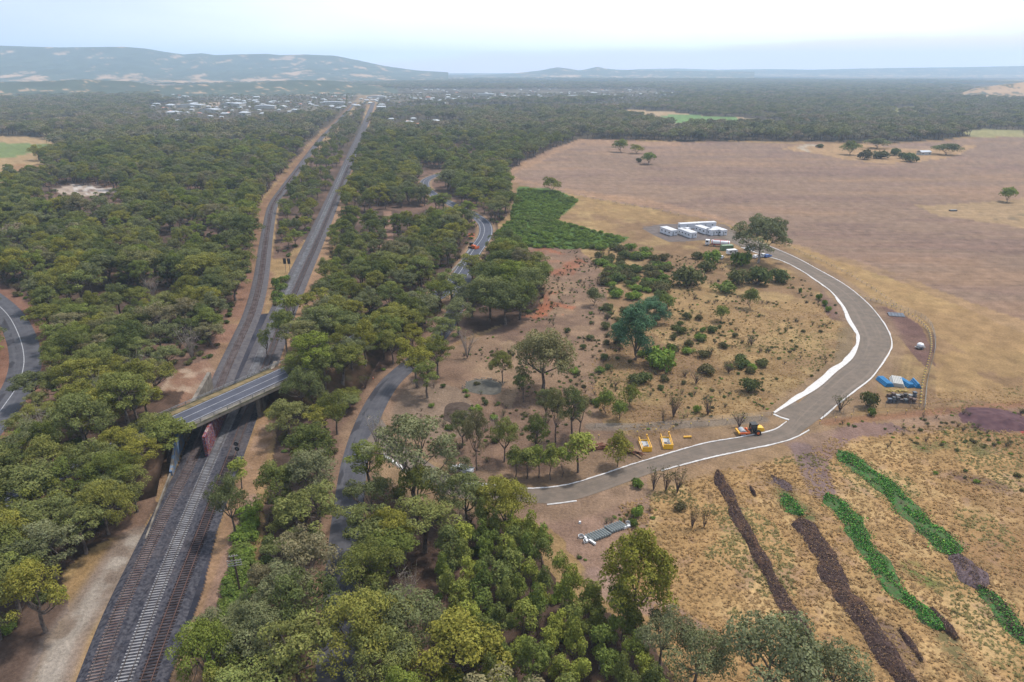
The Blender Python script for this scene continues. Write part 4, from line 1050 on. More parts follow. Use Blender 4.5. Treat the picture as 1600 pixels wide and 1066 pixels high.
# -- scattered dry-country shrubs on the open ground right of the forest
def scatter_px(poly, n, seed, mind):
    r = random.Random(seed); out = []; xs = [p[0] for p in poly]; ys = [p[1] for p in poly]; tr = 0
    while len(out) < n and tr < n * 90:
        tr += 1; x, y = r.uniform(min(xs), max(xs)), r.uniform(min(ys), max(ys))
        if not pip(np.array(x), np.array(y), poly): continue
        p = g(x, y)
        if all((p - q).length > mind for q in out): out.append(p)
    return out
for poly, n, kinds, hr, place, seed in [
 ([(925,388),(1050,392),(1052,432),(1030,470),(960,468),(935,432)], 85, ('bush','bush','bush','gbush'), (2.2,4.4), 'in the dark shrub belt behind the blue green casuarinas', 1),
 ([(940,480),(1060,480),(1140,520),(1200,545),(1190,580),(1110,600),(1050,610),(950,610)], 70, ('bush','bare','bush','bush','gbush'), (1.2,3.2), 'among the shrubs around the casuarina clump', 2),
 ([(880,500),(960,480),(950,640),(860,650)], 20, ('bush','bare','gbush'), (.8,2.2), 'on the bare slope right of the rounded gum tree', 3),
 ([(640,600),(740,590),(800,620),(860,660),(860,740),(760,740),(700,690)], 22, ('bush','gbush','bare'), (.8,2.0), 'on the dirt around the soil heaps', 4),
 ([(1400,690),(1500,680),(1600,690),(1600,780),(1500,760),(1420,730)], 14, ('gbush','bush'), (.5,1.1), 'in the straw grass at the right edge beyond the windrows', 5),
 ([(322,1050),(345,960),(368,860),(384,800),(402,795),(394,870),(380,960),(352,1075)], 60, ('gbush',), (1.6,2.6), 'along the track side left of the timber pole', 6),
 ([(430,440),(446,428),(446,448),(440,480),(428,478)], 12, ('gbush','gbush','bush'), (1.4,3.2), 'between the two rail lines', 8),
 ([(1105,600),(1210,560),(1290,470),(1310,470),(1290,580),(1150,640)], 10, ('bush',), (.5,1.1), 'in the dry grass inside the big bend', 7)]:
    rr = random.Random(seed + 50)
    for p in scatter_px(poly, n, seed, 1.5):
        k = rr.choice(kinds); h_ = rr.uniform(*hr)
        nm = {'bush': 'dull brown green bush', 'gbush': 'fresh green bush', 'bare': 'bare twiggy bush'}[k]
        plant(k, p, h_ * (1.3 if k == 'bare' else 1), h_ * rr.uniform(1.3, 2.0), f'{nm} {place}', f'{nm}es {place}')

# -- leafless grey trees in the gaps of the woods
for i, (px, py, h_) in enumerate([(225,612,58),(300,560,50),(180,560,46),(258,520,44),(70,700,60),(150,640,55),(330,500,40),(240,470,36),(632,880,60),(640,960,64),(720,840,56),(590,700,50),(120,460,36),(200,420,30),(500,560,50),(730,560,44),(60,860,70),(780,690,40)]):
    lab = 'leafless pale grey tree standing among the ' + ('green trees left of the railway' if px < 400 else 'green trees right of the railway')
    plant_px('snag', px, py, h_, h_ * .75, lab, group=lab)
# -- saplings in the wood at the bottom of the picture
SAP = [(690,890),(760,845),(845,875),(885,935),(905,955),(960,965),(990,985),(1010,1070),(1060,1180),(700,1190),(700,1000)]
for p in scatter_px(SAP, 95, 21, 3.0):
    rr = random.Random(int(p.x * 100)); plant('young', p, rr.uniform(7.5, 11.5), rr.uniform(2.5, 3.6), 'bright green narrow sapling in the dense stand at the bottom', 'bright saplings in the stand at the bottom')

# -- the woods: a jittered grid over the forest areas, the nearest ones single trees, the rest one mass
def woods():
    rs = np.random.RandomState(4)
    pts = []
    for d0, d1, s, sc in ((30, 320, 6.9, 1.0), (320, 700, 7.8, 1.0), (700, 1300, 10.5, 1.1), (1300, 2600, 17, 1.45), (2600, 6500, 34, 2.3)):
        xs = np.arange(-d1 * .95, d1 * .95, s); ys = np.arange(10, d1, s)
        X_, Y_ = np.meshgrid(xs, ys); X_ = X_ + rs.uniform(-.42, .42, X_.shape) * s; Y_ = Y_ + rs.uniform(-.42, .42, X_.shape) * s
        D = np.hypot(X_, Y_); k = (D >= d0) & (D < d1) & (np.abs(np.arctan2(X_, Y_)) < math.radians(43)); X_, Y_ = X_[k], Y_[k]
        pts.append(np.stack([X_, Y_, np.full_like(X_, sc)], 1))
    P = np.concatenate(pts); x, y, sc = P.T
    px, py = proj(x, y)
    D = np.hypot(x, y)
    keep = inside(px, py, FOREST)
    keep |= (D > 2600) & (py < 135)
    keep &= ~inside(px, py, CLEAR)
    n1 = fbm(x / 22, y / 22, 61, 3); n2 = fbm(x / 9, y / 9, 62, 2); n3 = fbm(x / 900, y / 700, 63, 4)
    keep &= ~((n1 > .64) & (D < 1500)); keep &= rs.random(len(x)) < np.where(D < 700, .92, .97)
    keep &= ~((n3 > .60) & (D > 2600))
    keep &= ~pip(px, py, [(560,800),(700,800),(740,840),(700,960),(690,1100),(640,1200),(640,1040),(620,900)]) | (rs.random(len(x)) < .5)
    keep &= ~pip(px, py, SAP) | (rs.random(len(x)) < .10)
    tw = inside(px, py, TOWN); keep &= ~tw | (rs.random(len(x)) < .62)
    def far_from(L, r):
        nonlocal keep
        step = [L[i] for i in range(0, len(L), 3)] + [L[-1]]
        m = D < 2600
        d = np.full(len(x), 1e9); d[m] = dist_poly(x[m], y[m], step); keep &= d > r
    far_from(T1, 7.0); far_from(T2, 6.0); far_from(T3, 7.5)
    far_from(ROAD_MAIN, 4.6); far_from(ROAD_N, 5.5); far_from(ROAD_W, 8.0); far_from(ROAD_B, 5.2); far_from(NEW_MID, 9)
    far_from(gp([(60,1100),(100,1000),(150,930),(190,870),(215,840)]), 5)
    far_from(gp([(330,965),(352,900),(372,840)]), 3.5)
    keep &= ~((px > 250) & (px < 470) & (py > 700) & (py < 800) & (px < 330))
    for q in PLACED:
        if q.length < 260: keep &= np.hypot(x - q.x, y - q.y) > 3.6
    # keep sight lines to the visible pieces of road, rail and bridge: low trees right in front of them
    x, y, sc, px, py, D = (a[keep] for a in (x, y, sc, px, py, D))
    hn = fbm(x / 45, y / 45, 66, 3); h = np.where(D < 700, rs.uniform(9, 15.5, len(x)), rs.uniform(9, 17, len(x))) * (.72 + .55 * hn) * np.where(D > 1300, .85, 1)
    def lower(polys, lim):
        nonlocal h
        m = inside(px, py, polys); h = np.where(m, np.minimum(h, lim * rs.uniform(.8, 1.1, len(h))), h)
    lower([[(535,640),(600,570),(640,580),(600,660),(575,740),(530,760)]], 6.0)
    lower([[(250,690),(300,690),(350,640),(300,620),(250,650)]], 7.0)
    lower([[(235,840),(262,745),(256,720),(232,780)], [(400,640),(452,590),(470,610),(440,690),(400,720)]], 7.0)
    lower([[(545,1180),(548,1000),(550,940),(575,940),(575,1180)]], 6)
    lower([[(65,300),(195,300),(200,345),(60,345)]], 4.5)
    lower([[(330,925),(402,925),(408,1050),(330,1050)], [(378,715),(432,700),(442,800),(380,800)]], 4.5)
    lower([[(720,400),(765,372),(790,400),(770,430),(735,440)], [(655,300),(700,292),(700,320),(670,325)]], 6)
    lower([[(0,640),(60,640),(80,560),(70,500),(110,700),(0,760)]], 7)
    lower([[(395,480),(435,400),(440,330),(470,270),(520,200),(560,170),(570,190),(540,260),(500,330),(470,400),(430,470)]], 9)
    px2, py2 = px, py; h = np.where(inside(px, py, TOWN) | pip(px, py, [(235,166),(560,166),(900,164),(1000,152),(1080,150),(1000,168),(700,172),(560,178),(470,182),(350,200),(235,200)]), h * .42, h)
    zb = np.zeros(len(x)); m_ = D < 420; dm = np.full(len(x), 1e9); zz_ = np.zeros(len(x))
    for q in PB[::3]:
        dd_ = np.hypot(x[m_] - q.x, y[m_] - q.y); t_ = dm[m_]; b_ = dd_ < t_; z_ = zz_[m_]; z_[b_] = q.z; t_[b_] = dd_[b_]; dm[m_] = t_; zz_[m_] = z_
    zb = np.clip(zz_ - (dm - 5.2) / 1.5, 0, 7); zb = np.where(dm < 30, zb, 0)
    order = np.argsort(D)
    inview = (px > -30) & (px < 1630) & (py < 1180)
    cnt = 0; single = np.zeros(len(x), bool)
    LIM = 188
    for i in order:
        if cnt >= LIM: break
        if not inview[i]: continue
        single[i] = True; cnt += 1
        X0, Y0 = px[i], py[i]
        if X0 < 300: area = 'left wood'; near = 'at the bottom left' if Y0 > 900 else ('around the bridge approach' if Y0 > 700 else 'beyond the bridge')
        elif X0 < 545 : area = 'belt between railway and road'; near = 'near the timber pole' if Y0 > 860 else ('just before the bridge' if Y0 > 640 else 'beyond the bridge')
        else: area = 'right wood'; near = 'at the bottom edge' if Y0 > 960 else 'below the junction'
        var = rs.randint(len(GUMS)); form = ['round', 'broad', 'slim', 'tall', 'low', 'open', 'leaning'][var]
        plant('gum', (x[i], y[i], zb[i] - .1), float(h[i]), float(rs.uniform(7.5, 12.5)) * (h[i] / 14) ** .5, f'{form} olive gum tree in the {area} {near}', f'{form} gum trees in the {area} {near}', var=int(var))
    # far prototypes stand among the trees too
    rest = ~single
    far_i = [i for i in order if rest[i] and inview[i] and D[i] > 420][:3]
    for j, i in enumerate(far_i):
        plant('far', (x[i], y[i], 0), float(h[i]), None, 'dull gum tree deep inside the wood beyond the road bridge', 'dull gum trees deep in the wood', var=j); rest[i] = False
    X_, Y_, H_, S2, D2, Z_ = x[rest], y[rest], h[rest], sc[rest], D[rest], zb[rest]
    n = len(X_); print('woods', n, 'single', cnt)
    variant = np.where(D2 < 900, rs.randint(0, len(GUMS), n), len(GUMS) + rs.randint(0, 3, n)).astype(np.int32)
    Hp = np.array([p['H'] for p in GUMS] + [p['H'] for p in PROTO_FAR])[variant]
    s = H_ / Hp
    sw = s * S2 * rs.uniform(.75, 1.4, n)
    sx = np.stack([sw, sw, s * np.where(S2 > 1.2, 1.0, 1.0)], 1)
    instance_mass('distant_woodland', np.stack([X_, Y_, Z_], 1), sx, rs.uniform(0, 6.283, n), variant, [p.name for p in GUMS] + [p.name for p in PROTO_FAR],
                  label='dense eucalypt woodland stretching from the rail line to the distant hills', cat='woodland')
def instance_mass(name, P, SC, ROT, VAR, roots, label, cat):
    me = bpy.data.meshes.new(name); me.vertices.add(len(P)); me.vertices.foreach_set('co', P.astype(np.float32).ravel())
    a = me.attributes.new('sc', 'FLOAT_VECTOR', 'POINT'); a.data.foreach_set('vector', SC.astype(np.float32).ravel())
    a = me.attributes.new('rot', 'FLOAT', 'POINT'); a.data.foreach_set('value', ROT.astype(np.float32))
    a = me.attributes.new('var', 'INT', 'POINT'); a.data.foreach_set('value', VAR.astype(np.int32))
    o = bpy.data.objects.new(name, me); COL.objects.link(o); tag(o, label=label, cat=cat, kind='stuff')
    ng = bpy.data.node_groups.new(name, 'GeometryNodeTree')
    ng.interface.new_socket('Geometry', in_out='INPUT', socket_type='NodeSocketGeometry'); ng.interface.new_socket('Geometry', in_out='OUTPUT', socket_type='NodeSocketGeometry')
    gi = ng.nodes.new('NodeGroupInput'); go = ng.nodes.new('NodeGroupOutput'); L = ng.links
    def attr(nm, typ):
        n = ng.nodes.new('GeometryNodeInputNamedAttribute'); n.data_type = typ; n.inputs['Name'].default_value = nm; return n.outputs['Attribute']
    sc = attr('sc', 'FLOAT_VECTOR'); rot = attr('rot', 'FLOAT'); var = attr('var', 'INT')
    cx = ng.nodes.new('ShaderNodeCombineXYZ'); L.new(rot, cx.inputs[2]); er = ng.nodes.new('FunctionNodeEulerToRotation'); L.new(cx.outputs[0], er.inputs[0])
    jg = ng.nodes.new('GeometryNodeJoinGeometry')
    for i, rn in enumerate(roots):
        j2 = ng.nodes.new('GeometryNodeJoinGeometry')
        for ch in KIDS[rn]:
            oi = ng.nodes.new('GeometryNodeObjectInfo'); oi.transform_space = 'ORIGINAL'; oi.inputs['Object'].default_value = ch; L.new(oi.outputs['Geometry'], j2.inputs[0])
        cmp_ = ng.nodes.new('FunctionNodeCompare'); cmp_.data_type = 'INT'; cmp_.operation = 'EQUAL'
        ins = [s for s in cmp_.inputs if s.type == 'INT']; L.new(var, ins[0]); ins[1].default_value = i
        ip = ng.nodes.new('GeometryNodeInstanceOnPoints'); L.new(gi.outputs[0], ip.inputs['Points']); L.new(cmp_.outputs[0], ip.inputs['Selection'])
        L.new(j2.outputs[0], ip.inputs['Instance']); L.new(er.outputs[0], ip.inputs['Rotation']); L.new(sc, ip.inputs['Scale']); L.new(ip.outputs[0], jg.inputs[0])
    L.new(jg.outputs[0], go.inputs[0])
    md = o.modifiers.new('instances', 'NODES'); md.node_group = ng
    return o
woods()
# green scrub in the basin by the field
def scrub():
    rs = np.random.RandomState(8)
    x = rs.uniform(-60, 260, 26000); y = rs.uniform(280, 640, 26000); px, py = proj(x, y)
    k = inside(px, py, [[(800,330),(812,296),(870,300),(903,314),(868,345),(800,345)], [(772,365),(800,345),(868,345),(930,362),(975,374),(955,388),(885,390),(800,386)]])
    x, y = x[k], y[k]; n = len(x); print('scrub', n)
    s = rs.uniform(.45, 1.25, n) * .8
    instance_mass('green_scrub', np.stack([x, y, np.zeros(n)], 1), np.stack([s, s, s], 1), rs.uniform(0, 6.28, n), rs.randint(0, 2, n), [p.name for p in GBUSH], 'bright green low scrub filling the hollow beside the brown field', 'scrub')
scrub()
# undergrowth: small dull bushes on the forest floor
def under():
    rs = np.random.RandomState(12)
    x = rs.uniform(-330, 130, 9000); y = rs.uniform(60, 420, 9000); px, py = proj(x, y)
    k = inside(px, py, FOREST[:4]) & ~inside(px, py, CLEAR)
    for L_, r_ in ((T1, 6), (T3, 7), (ROAD_MAIN, 5), (ROAD_W, 7.5), (ROAD_B, 7), (NEW_MID, 9), (ROAD_N, 5)): k &= dist_poly(x, y, L_[::3] + [L_[-1]]) > r_
    k &= (fbm(x / 18, y / 18, 77, 3) > .42)
    x, y = x[k], y[k]; n = len(x); print('under', n); s = rs.uniform(.35, .95, n)
    instance_mass('undergrowth', np.stack([x, y, np.zeros(n)], 1), np.stack([s * 1.1, s * 1.1, s], 1), rs.uniform(0, 6.28, n), rs.choice([0, 0, 1, 2, 3], n), [BUSH[0].name, BUSH[1].name, GBUSH[1].name, BARE[0].name], 'low tangled undergrowth on the woodland floor', 'undergrowth')
under()

# low dead scrub and tussocks over the open dirt
def tussocks():
    rs = np.random.RandomState(31)
    x = rs.uniform(-60, 330, 60000); y = rs.uniform(95, 480, 60000); px, py = proj(x, y)
    k = pip(px, py, [(620,690),(700,560),(790,515),(850,470),(800,392),(925,390),(1060,400),(1250,430),(1310,500),(1300,570),(1210,640),(1000,675),(930,700),(760,750),(680,715)])
    k |= pip(px, py, [(1310,660),(1600,640),(1600,700),(1330,700)]) | pip(px, py, [(880,870),(1000,770),(1030,800),(990,900)])
    k &= (fbm(x / 10, y / 10, 93, 3) > .47) & (dist_poly(x, y, NEW_MID) > 8.5) & (dist_poly(x, y, ROAD_MAIN) > 6) & (np.hypot(x - g(757, 605).x, y - g(757, 605).y) > 7)
    k &= rs.random(len(x)) < .42
    x, y = x[k], y[k]; n = len(x); print('tussocks', n); s = rs.uniform(.10, .34, n)
    instance_mass('low_scrub', np.stack([x, y, np.zeros(n)], 1), np.stack([s * 1.2, s * 1.2, s], 1), rs.uniform(0, 6.28, n), rs.choice([0, 0, 1, 1, 2, 3], n), [BARE[0].name, BUSH[1].name, GBUSH[1].name, BUSH[0].name], 'low dead tussocks dotted over the open dirt', 'scrub')
tussocks()
# ---------------------------------------------------------------- grass, windrows, heaps
def dry_grass():
    rs = np.random.RandomState(3)
    x = np.r_[rs.uniform(0, 260, 170000)]; y = np.r_[rs.uniform(55, 330, 170000)]
    px, py = proj(x, y)
    k = pip(px, py, [(960,770),(1030,745),(1100,722),(1190,703),(1250,700),(1290,680),(1340,690),(1420,668),(1640,650),(1640,1090),(1050,1090),(1030,1000),(1000,905),(985,850)]) | (pip(px, py, [(1010,490),(1180,470),(1290,480),(1318,520),(1300,575),(1200,640),(1100,650),(1000,690),(940,640),(900,620),(960,500)]) & (rs.random(len(x)) < .55)) | (pip(px, py, [(1400,620),(1640,600),(1640,650),(1450,650)]) & (rs.random(len(x)) < .4))
    k &= (fbm(x / 5, y / 5, 81, 3) > .18) & (dist_poly(x, y, NEW_MID) > 8.5)
    k &= rs.random(len(x)) < np.clip(1.3 - np.hypot(x, y) / 330, .25, 1)
    x, y = x[k], y[k]; n = len(x)
    h = rs.uniform(.10, .26, n) * (0.7 + fbm(x / 7, y / 7, 83, 2)); nb = 4
    V = []; T = []
    for b in range(nb):
        a = rs.uniform(0, 6.283, n); w = rs.uniform(.12, .3, n); r = rs.uniform(0, .3, n); le = rs.uniform(.15, .5, n); a2 = rs.uniform(0, 6.283, n)
        bx = x + np.cos(a2) * r; by = y + np.sin(a2) * r; ca, sa = np.cos(a), np.sin(a)
        p0 = np.stack([bx - ca * w, by - sa * w, np.zeros(n)], 1); p1 = np.stack([bx + ca * w, by + sa * w, np.zeros(n)], 1)
        tp = np.stack([bx + sa * le, by - ca * le, h], 1)
        V.append(np.stack([p0, p1, tp], 1))
        t = rs.uniform(.8, 1.25, n) * (.8 + .45 * fbm(x / 12, y / 12, 85, 2)); gr = fbm(x / 16, y / 16, 87, 2) > .66
        base = np.where(gr[:, None], np.array(c(190, 176, 118)), np.array(c(230, 192, 138))) * t[:, None]
        T.append(np.repeat(base[:, None, :], 3, 1))
    V = np.concatenate(V).reshape(-1, 3); T = np.concatenate(T).reshape(-1, 3); T = np.concatenate([T, np.ones((len(T), 1))], 1)
    m, nt, b = base_mat('straw', .8, .1); at = N(nt, 'ShaderNodeAttribute', attribute_name='tint'); nt.links.new(at.outputs['Color'], b.inputs['Base Color']); tr = N(nt, 'ShaderNodeBsdfTranslucent'); nt.links.new(at.outputs['Color'], tr.inputs[0]); mx = N(nt, 'ShaderNodeMixShader'); mx.inputs[0].default_value = .5; nt.links.new(b.outputs[0], mx.inputs[1]); nt.links.new(tr.outputs[0], mx.inputs[2]); nt.links.new(mx.outputs[0], nt.nodes['Material Output'].inputs[0])
    npmesh('dry_grass', V, np.arange(len(V)).reshape(-1, 3), m, attrs={'tint': ('FLOAT_COLOR', T)}, kind='stuff', label='dry straw coloured grass tufts over the meadow', cat='grass'); print('grass', n)
dry_grass()
M['mulch'] = mat('dark_mulch', c(104, 84, 78), c(62, 50, 50), 2.2, .95, .05, bump=1.0, world_space=True, dirt=c(150, 112, 82), dirt_scale=.30)
M['mulch_grey'] = mat('grey_twiggy_mulch', c(140, 122, 124), c(98, 82, 86), 2.5, .95, .05, bump=1.0, world_space=True)
def piece_mat(name, cols):
    m, nt, b = base_mat(name, .85, .1); at = N(nt, 'ShaderNodeAttribute', attribute_name='tint'); nt.links.new(at.outputs['Color'], b.inputs['Base Color']); return m
M['piece'] = piece_mat('litter_pieces', None)
def windrow(pts, w0, w1, h, m, seed, label, litter, lsize=.34, dens=30, green=False, name='windrow', gap=0.0):
    P = every(smooth(gp(pts), 1.0), .4); n = len(P); Nn = side(P); rs = np.random.RandomState(seed); K_ = 13; V = []
    root = empty(name, P[0], label=label, cat='windrow' if not green else 'weed row')
    o0 = P[0]
    prof = []
    for i, (p, q) in enumerate(zip(P, Nn)):
        s = i / (n - 1); w = (w0 + (w1 - w0) * s) * (.72 + .36 * float(vnoise(np.array([i * .16]), np.array([seed * 1.]), seed)[0])) * min(1, (i + 2) / 6, (n - i + 1) / 6)
        hh = h * (.45 + 1.0 * float(vnoise(np.array([i * .21]), np.array([seed * 2.]), seed + 2)[0]))
        off = (float(vnoise(np.array([i * .1]), np.array([5.]), seed + 6)[0]) - .5) * w * .22
        prof.append((w, hh, off))
        for k in range(K_):
            u = k / (K_ - 1) * 2 - 1; zz = hh * max(0, 1 - u * u) ** .8 * (.45 + 1.1 * float(vnoise(np.array([i * .6 + k]), np.array([k * 1.3]), seed + 3)[0])) - .03
            v = p + q * (u * w / 2 + off) - o0; V.append((v.x, v.y, zz))
    F = [(K_ * i + k, K_ * i + K_ + k, K_ * i + K_ + k + 1, K_ * i + k + 1)[::1] for i in range(n - 1) for k in range(K_ - 1)]
    npmesh('mound', V, F, m, root, smooth_=True)
    ng = int(n * dens * (w0 + w1) / 4)
    idx = rs.randint(0, n, ng); u = np.clip(rs.normal(size=ng) * .55, -1.35, 1.35); Q = []; T = []
    if green: kk = fbm(idx * .11, u * 1.6 + 3, seed + 30, 3) > .40; idx, u = idx[kk], u[kk]
    for i, uu in zip(idx, u):
        w, hh, off = prof[i]; p = P[i] + Nn[i] * (uu * w / 2 + off) - o0
        z = hh * max(0, 1 - uu * uu) ** .8 * .9 + rs.uniform(-.05, .18 if not green else .35)
        a = rs.normal(size=3); a[2] = abs(a[2]) * (.5 if not green else .7); a /= np.linalg.norm(a); b = np.cross(a, rs.normal(size=3)); b /= np.linalg.norm(b)
        s = lsize * rs.uniform(.6, 1.6); wd = s * (.2 if not green else .7); cpt = np.array([p.x, p.y, max(.03, z)]) + rs.normal(size=3) * .1
        Q += [cpt - a * s / 2, cpt + b * wd / 2, cpt + a * s / 2, cpt - b * wd / 2]
        cl = litter[rs.randint(len(litter))]; t = rs.uniform(.7, 1.3); T += [tuple(x * t for x in cl) + (1,)] * 4
    npmesh('twigs' if not green else 'leaves', Q, np.arange(len(Q)).reshape(-1, 4), M['piece'], root, attrs={'tint': ('FLOAT_COLOR', T)})
BR_ = [c(100, 80, 74), c(132, 108, 98), c(66, 50, 48), c(168, 142, 124), c(190, 150, 104)]
GR_ = [c(96, 172, 70), c(120, 190, 80), c(66, 132, 54), c(156, 196, 90), c(92, 150, 70), c(130, 112, 84)]
MX_ = GR_ + BR_[:3]
M['weedbed'] = mat('weed_bed', c(84, 138, 72), c(104, 108, 76), 1.6, .95, .05, bump=1.0, world_space=True, dirt=c(110, 92, 84), dirt_scale=.35)
windrow([(1120,738),(1135,770),(1146,794),(1176,850),(1199,897),(1216,927),(1240,965),(1267,1003)], 2.9, 3.3, .6, M['mulch'], 1, 'dark brown windrow of brush, leftmost of the long rows in the meadow', BR_)
windrow([(1250,812),(1280,857),(1303,900),(1333,950),(1366,997),(1400,1044),(1430,1085)], 5.2, 4.2, .65, M['mulch'], 2, 'dark brown windrow of brush running to the bottom edge right of the first brown row', BR_)
windrow([(1172,762),(1180,776)], 1.2, 1.5, .5, M['mulch'], 3, 'short scrap of dark brush between the two long brown windrows', BR_)
windrow([(1205,745),(1222,756),(1234,768)], 2.2, 3.2, .5, M['mulch_grey'], 4, 'short grey brush heap above the small green weed patch', BR_)
windrow([(1225,775),(1236,790),(1250,806)], 4.2, 5.4, .35, M['weedbed'], 5, 'small green weed patch capping the wide brown windrow', GR_, .26, 44, True, 'weed_row')
windrow([(1292,776),(1326,810),(1353,854),(1380,890),(1400,924),(1426,944),(1450,960),(1470,985)], 4.8, 4.2, .4, M['weedbed'], 6, 'bright green weedy row between the brown windrows and the far right green row', GR_, .26, 44, True, 'weed_row')
windrow([(1308,708),(1335,722),(1360,742),(1400,779),(1433,812),(1465,842),(1492,868)], 5.6, 6.4, .4, M['weedbed'], 7, 'long bright green weedy row, rightmost in the meadow', GR_, .26, 44, True, 'weed_row')
windrow([(1492,866),(1510,890),(1535,922)], 6.2, 5.0, .7, M['mulch_grey'], 8, 'grey brush section at the lower end of the rightmost green row', BR_)
windrow([(1530,920),(1556,945),(1578,972),(1604,1008)], 4.6, 3.6, .35, M['weedbed'], 9, 'green weedy tail of the rightmost row running out of the picture', MX_, .26, 36, True, 'weed_row')
windrow([(1455,955),(1476,975),(1494,1000)], 3.0, 2.2, .8, M['mulch'], 10, 'dark brush heap at the lower end of the middle green row', BR_)
windrow([(1405,985),(1425,1010),(1440,1035)], 1.6, 1.2, .5, M['mulch'], 11, 'thin broken dark brush line right of the long brown windrow', BR_)
def heap(px, py, rx, ry, h, m, name, label, cat, seed, rz=0):
    n, k = 40, 12; V = [(0, 0, h)]; rs = random.Random(seed)
    for j in range(1, k + 1):
        r = j / k
        for i in range(n):
            a = 2 * math.pi * i / n; w = 1 + .22 * (float(vnoise(np.array([math.cos(a) * 1.6 + 5]), np.array([math.sin(a) * 1.6 + seed]), seed)[0]) - .5) * 2
            z = h * (1 - r) ** 1.15 * (.85 + .3 * float(vnoise(np.array([math.cos(a) * r * 4 + 9]), np.array([math.sin(a) * r * 4]), seed + 1)[0])) if j < k else -.05
            V.append((rx * r * w * math.cos(a), ry * r * w * math.sin(a), z))
    F = []
    mb = MB(); mb.v = V
    for i in range(n): mb.f.append((0, 1 + i, 1 + (i + 1) % n)); mb.m.append(0)
    for j in range(k - 1):
        for i in range(n):
            a = 1 + j * n + i; b = 1 + j * n + (i + 1) % n; mb.f.append((a, a + n, b + n, b)); mb.m.append(0)
    o = mb.build(name, m, smooth_=True, label=label, cat=cat); o.location = g(px, py); o.rotation_euler.z = rz
M['gravel'] = mat('grey_gravel', c(126, 122, 112), c(104, 100, 92), 1.5, .95, .1, bump=.5, world_space=True)
M['soil'] = mat('dark_topsoil', c(112, 96, 84), c(86, 72, 64), 1.2, .95, .1, bump=.6, world_space=True)
M['purple'] = mat('purple_topsoil', c(122, 92, 94), c(98, 72, 78), .5, .95, .1, bump=.6, world_space=True)
heap(757, 605, 5.6, 5.2, .9, M['gravel'], 'gravel_heap', 'flat round grey gravel heap edged with white stones in the dirt clearing', 'gravel heap', 3)
heap(718, 648, 4.8, 7.0, 1.6, M['soil'], 'soil_heap', 'dark brown soil heap behind the big forked gum', 'soil heap', 4)
heap(1555, 654, 9.0, 7.5, 1.3, M['purple'], 'soil_mound', 'broad purple earth mound at the right edge of the meadow', 'soil mound', 5)
heap(1574, 662, 5.0, 4.0, 1.5, M['purple'], 'soil_mound', 'smaller purple earth mound in front of the broad one', 'soil mound', 6)
mb = MB(); rs_ = random.Random(4)
for i in range(46):
    a = math.radians(rs_.uniform(20, 200)); r = rs_.uniform(5.4, 6.6); mb.box(math.cos(a) * r, math.sin(a) * r * .95, .12, rs_.uniform(.2, .55), rs_.uniform(.2, .4), .2, rs_.uniform(0, 3), taper=.7)
o = mb.build('stone_edging', M['concrete'], label='white rubble edging behind the grey gravel heap', cat='stones', kind='stuff'); o.location = g(757, 605)

# ---------------------------------------------------------------- vehicles and plant
def paint(name, col, rough=.4, dirt=(.25, .2, .16)):
    return mat(name, col, tuple(x * .88 for x in col), .8, rough, .5, dirt=tuple(.5 * x + .5 * d for x, d in zip(col, dirt)), dirt_scale=1.3)
M['white'] = paint('white_paint', (.66, .66, .66)); M['black'] = mat('black_plastic', (.02, .02, .022), (.03, .03, .03), 2, .5, .4)
M['tyre'] = mat('tyre_rubber', (.022, .022, .022), (.05, .045, .04), 3, .9, .1); M['glass'] = mat('dark_window_glass', (.012, .018, .022), (.02, .03, .035), 1, .08, .6)
M['orange'] = paint('orange_paint', (.66, .12, .02)); M['red'] = paint('red_paint', (.48, .035, .03)); M['yellow'] = paint('yellow_paint', (.75, .40, .012))
M['amber'] = paint('amber_yellow_paint', (.70, .36, .02)); M['silver'] = paint('silver_paint', (.32, .33, .34)); M['green'] = paint('green_paint', (.12, .20, .09)); M['blue'] = paint('blue_paint', (.02, .09, .32))
M['chassis'] = mat('chassis_metal', (.04, .04, .045), (.08, .06, .05), 2, .7, .3); M['lens'] = mat('lamp_lens', (.5, .5, .48), (.6, .6, .58), 2, .2, .5); M['tail'] = mat('tail_lamp', (.4, .02, .02), (.3, .02, .02), 2, .2, .5)
def wheels(root, spots, r, w):
    for x, y in spots:
        t = MB().wheel(x, y, r, r, w, n=16).build('wheel', M['tyre'], root); 
        MB().wheel(x, y + (.5 * w + .005) * (1 if y > 0 else -1) - .02 * (1 if y > 0 else -1), r, r * .55, .06, n=12).build('rim', M['silver'], t)
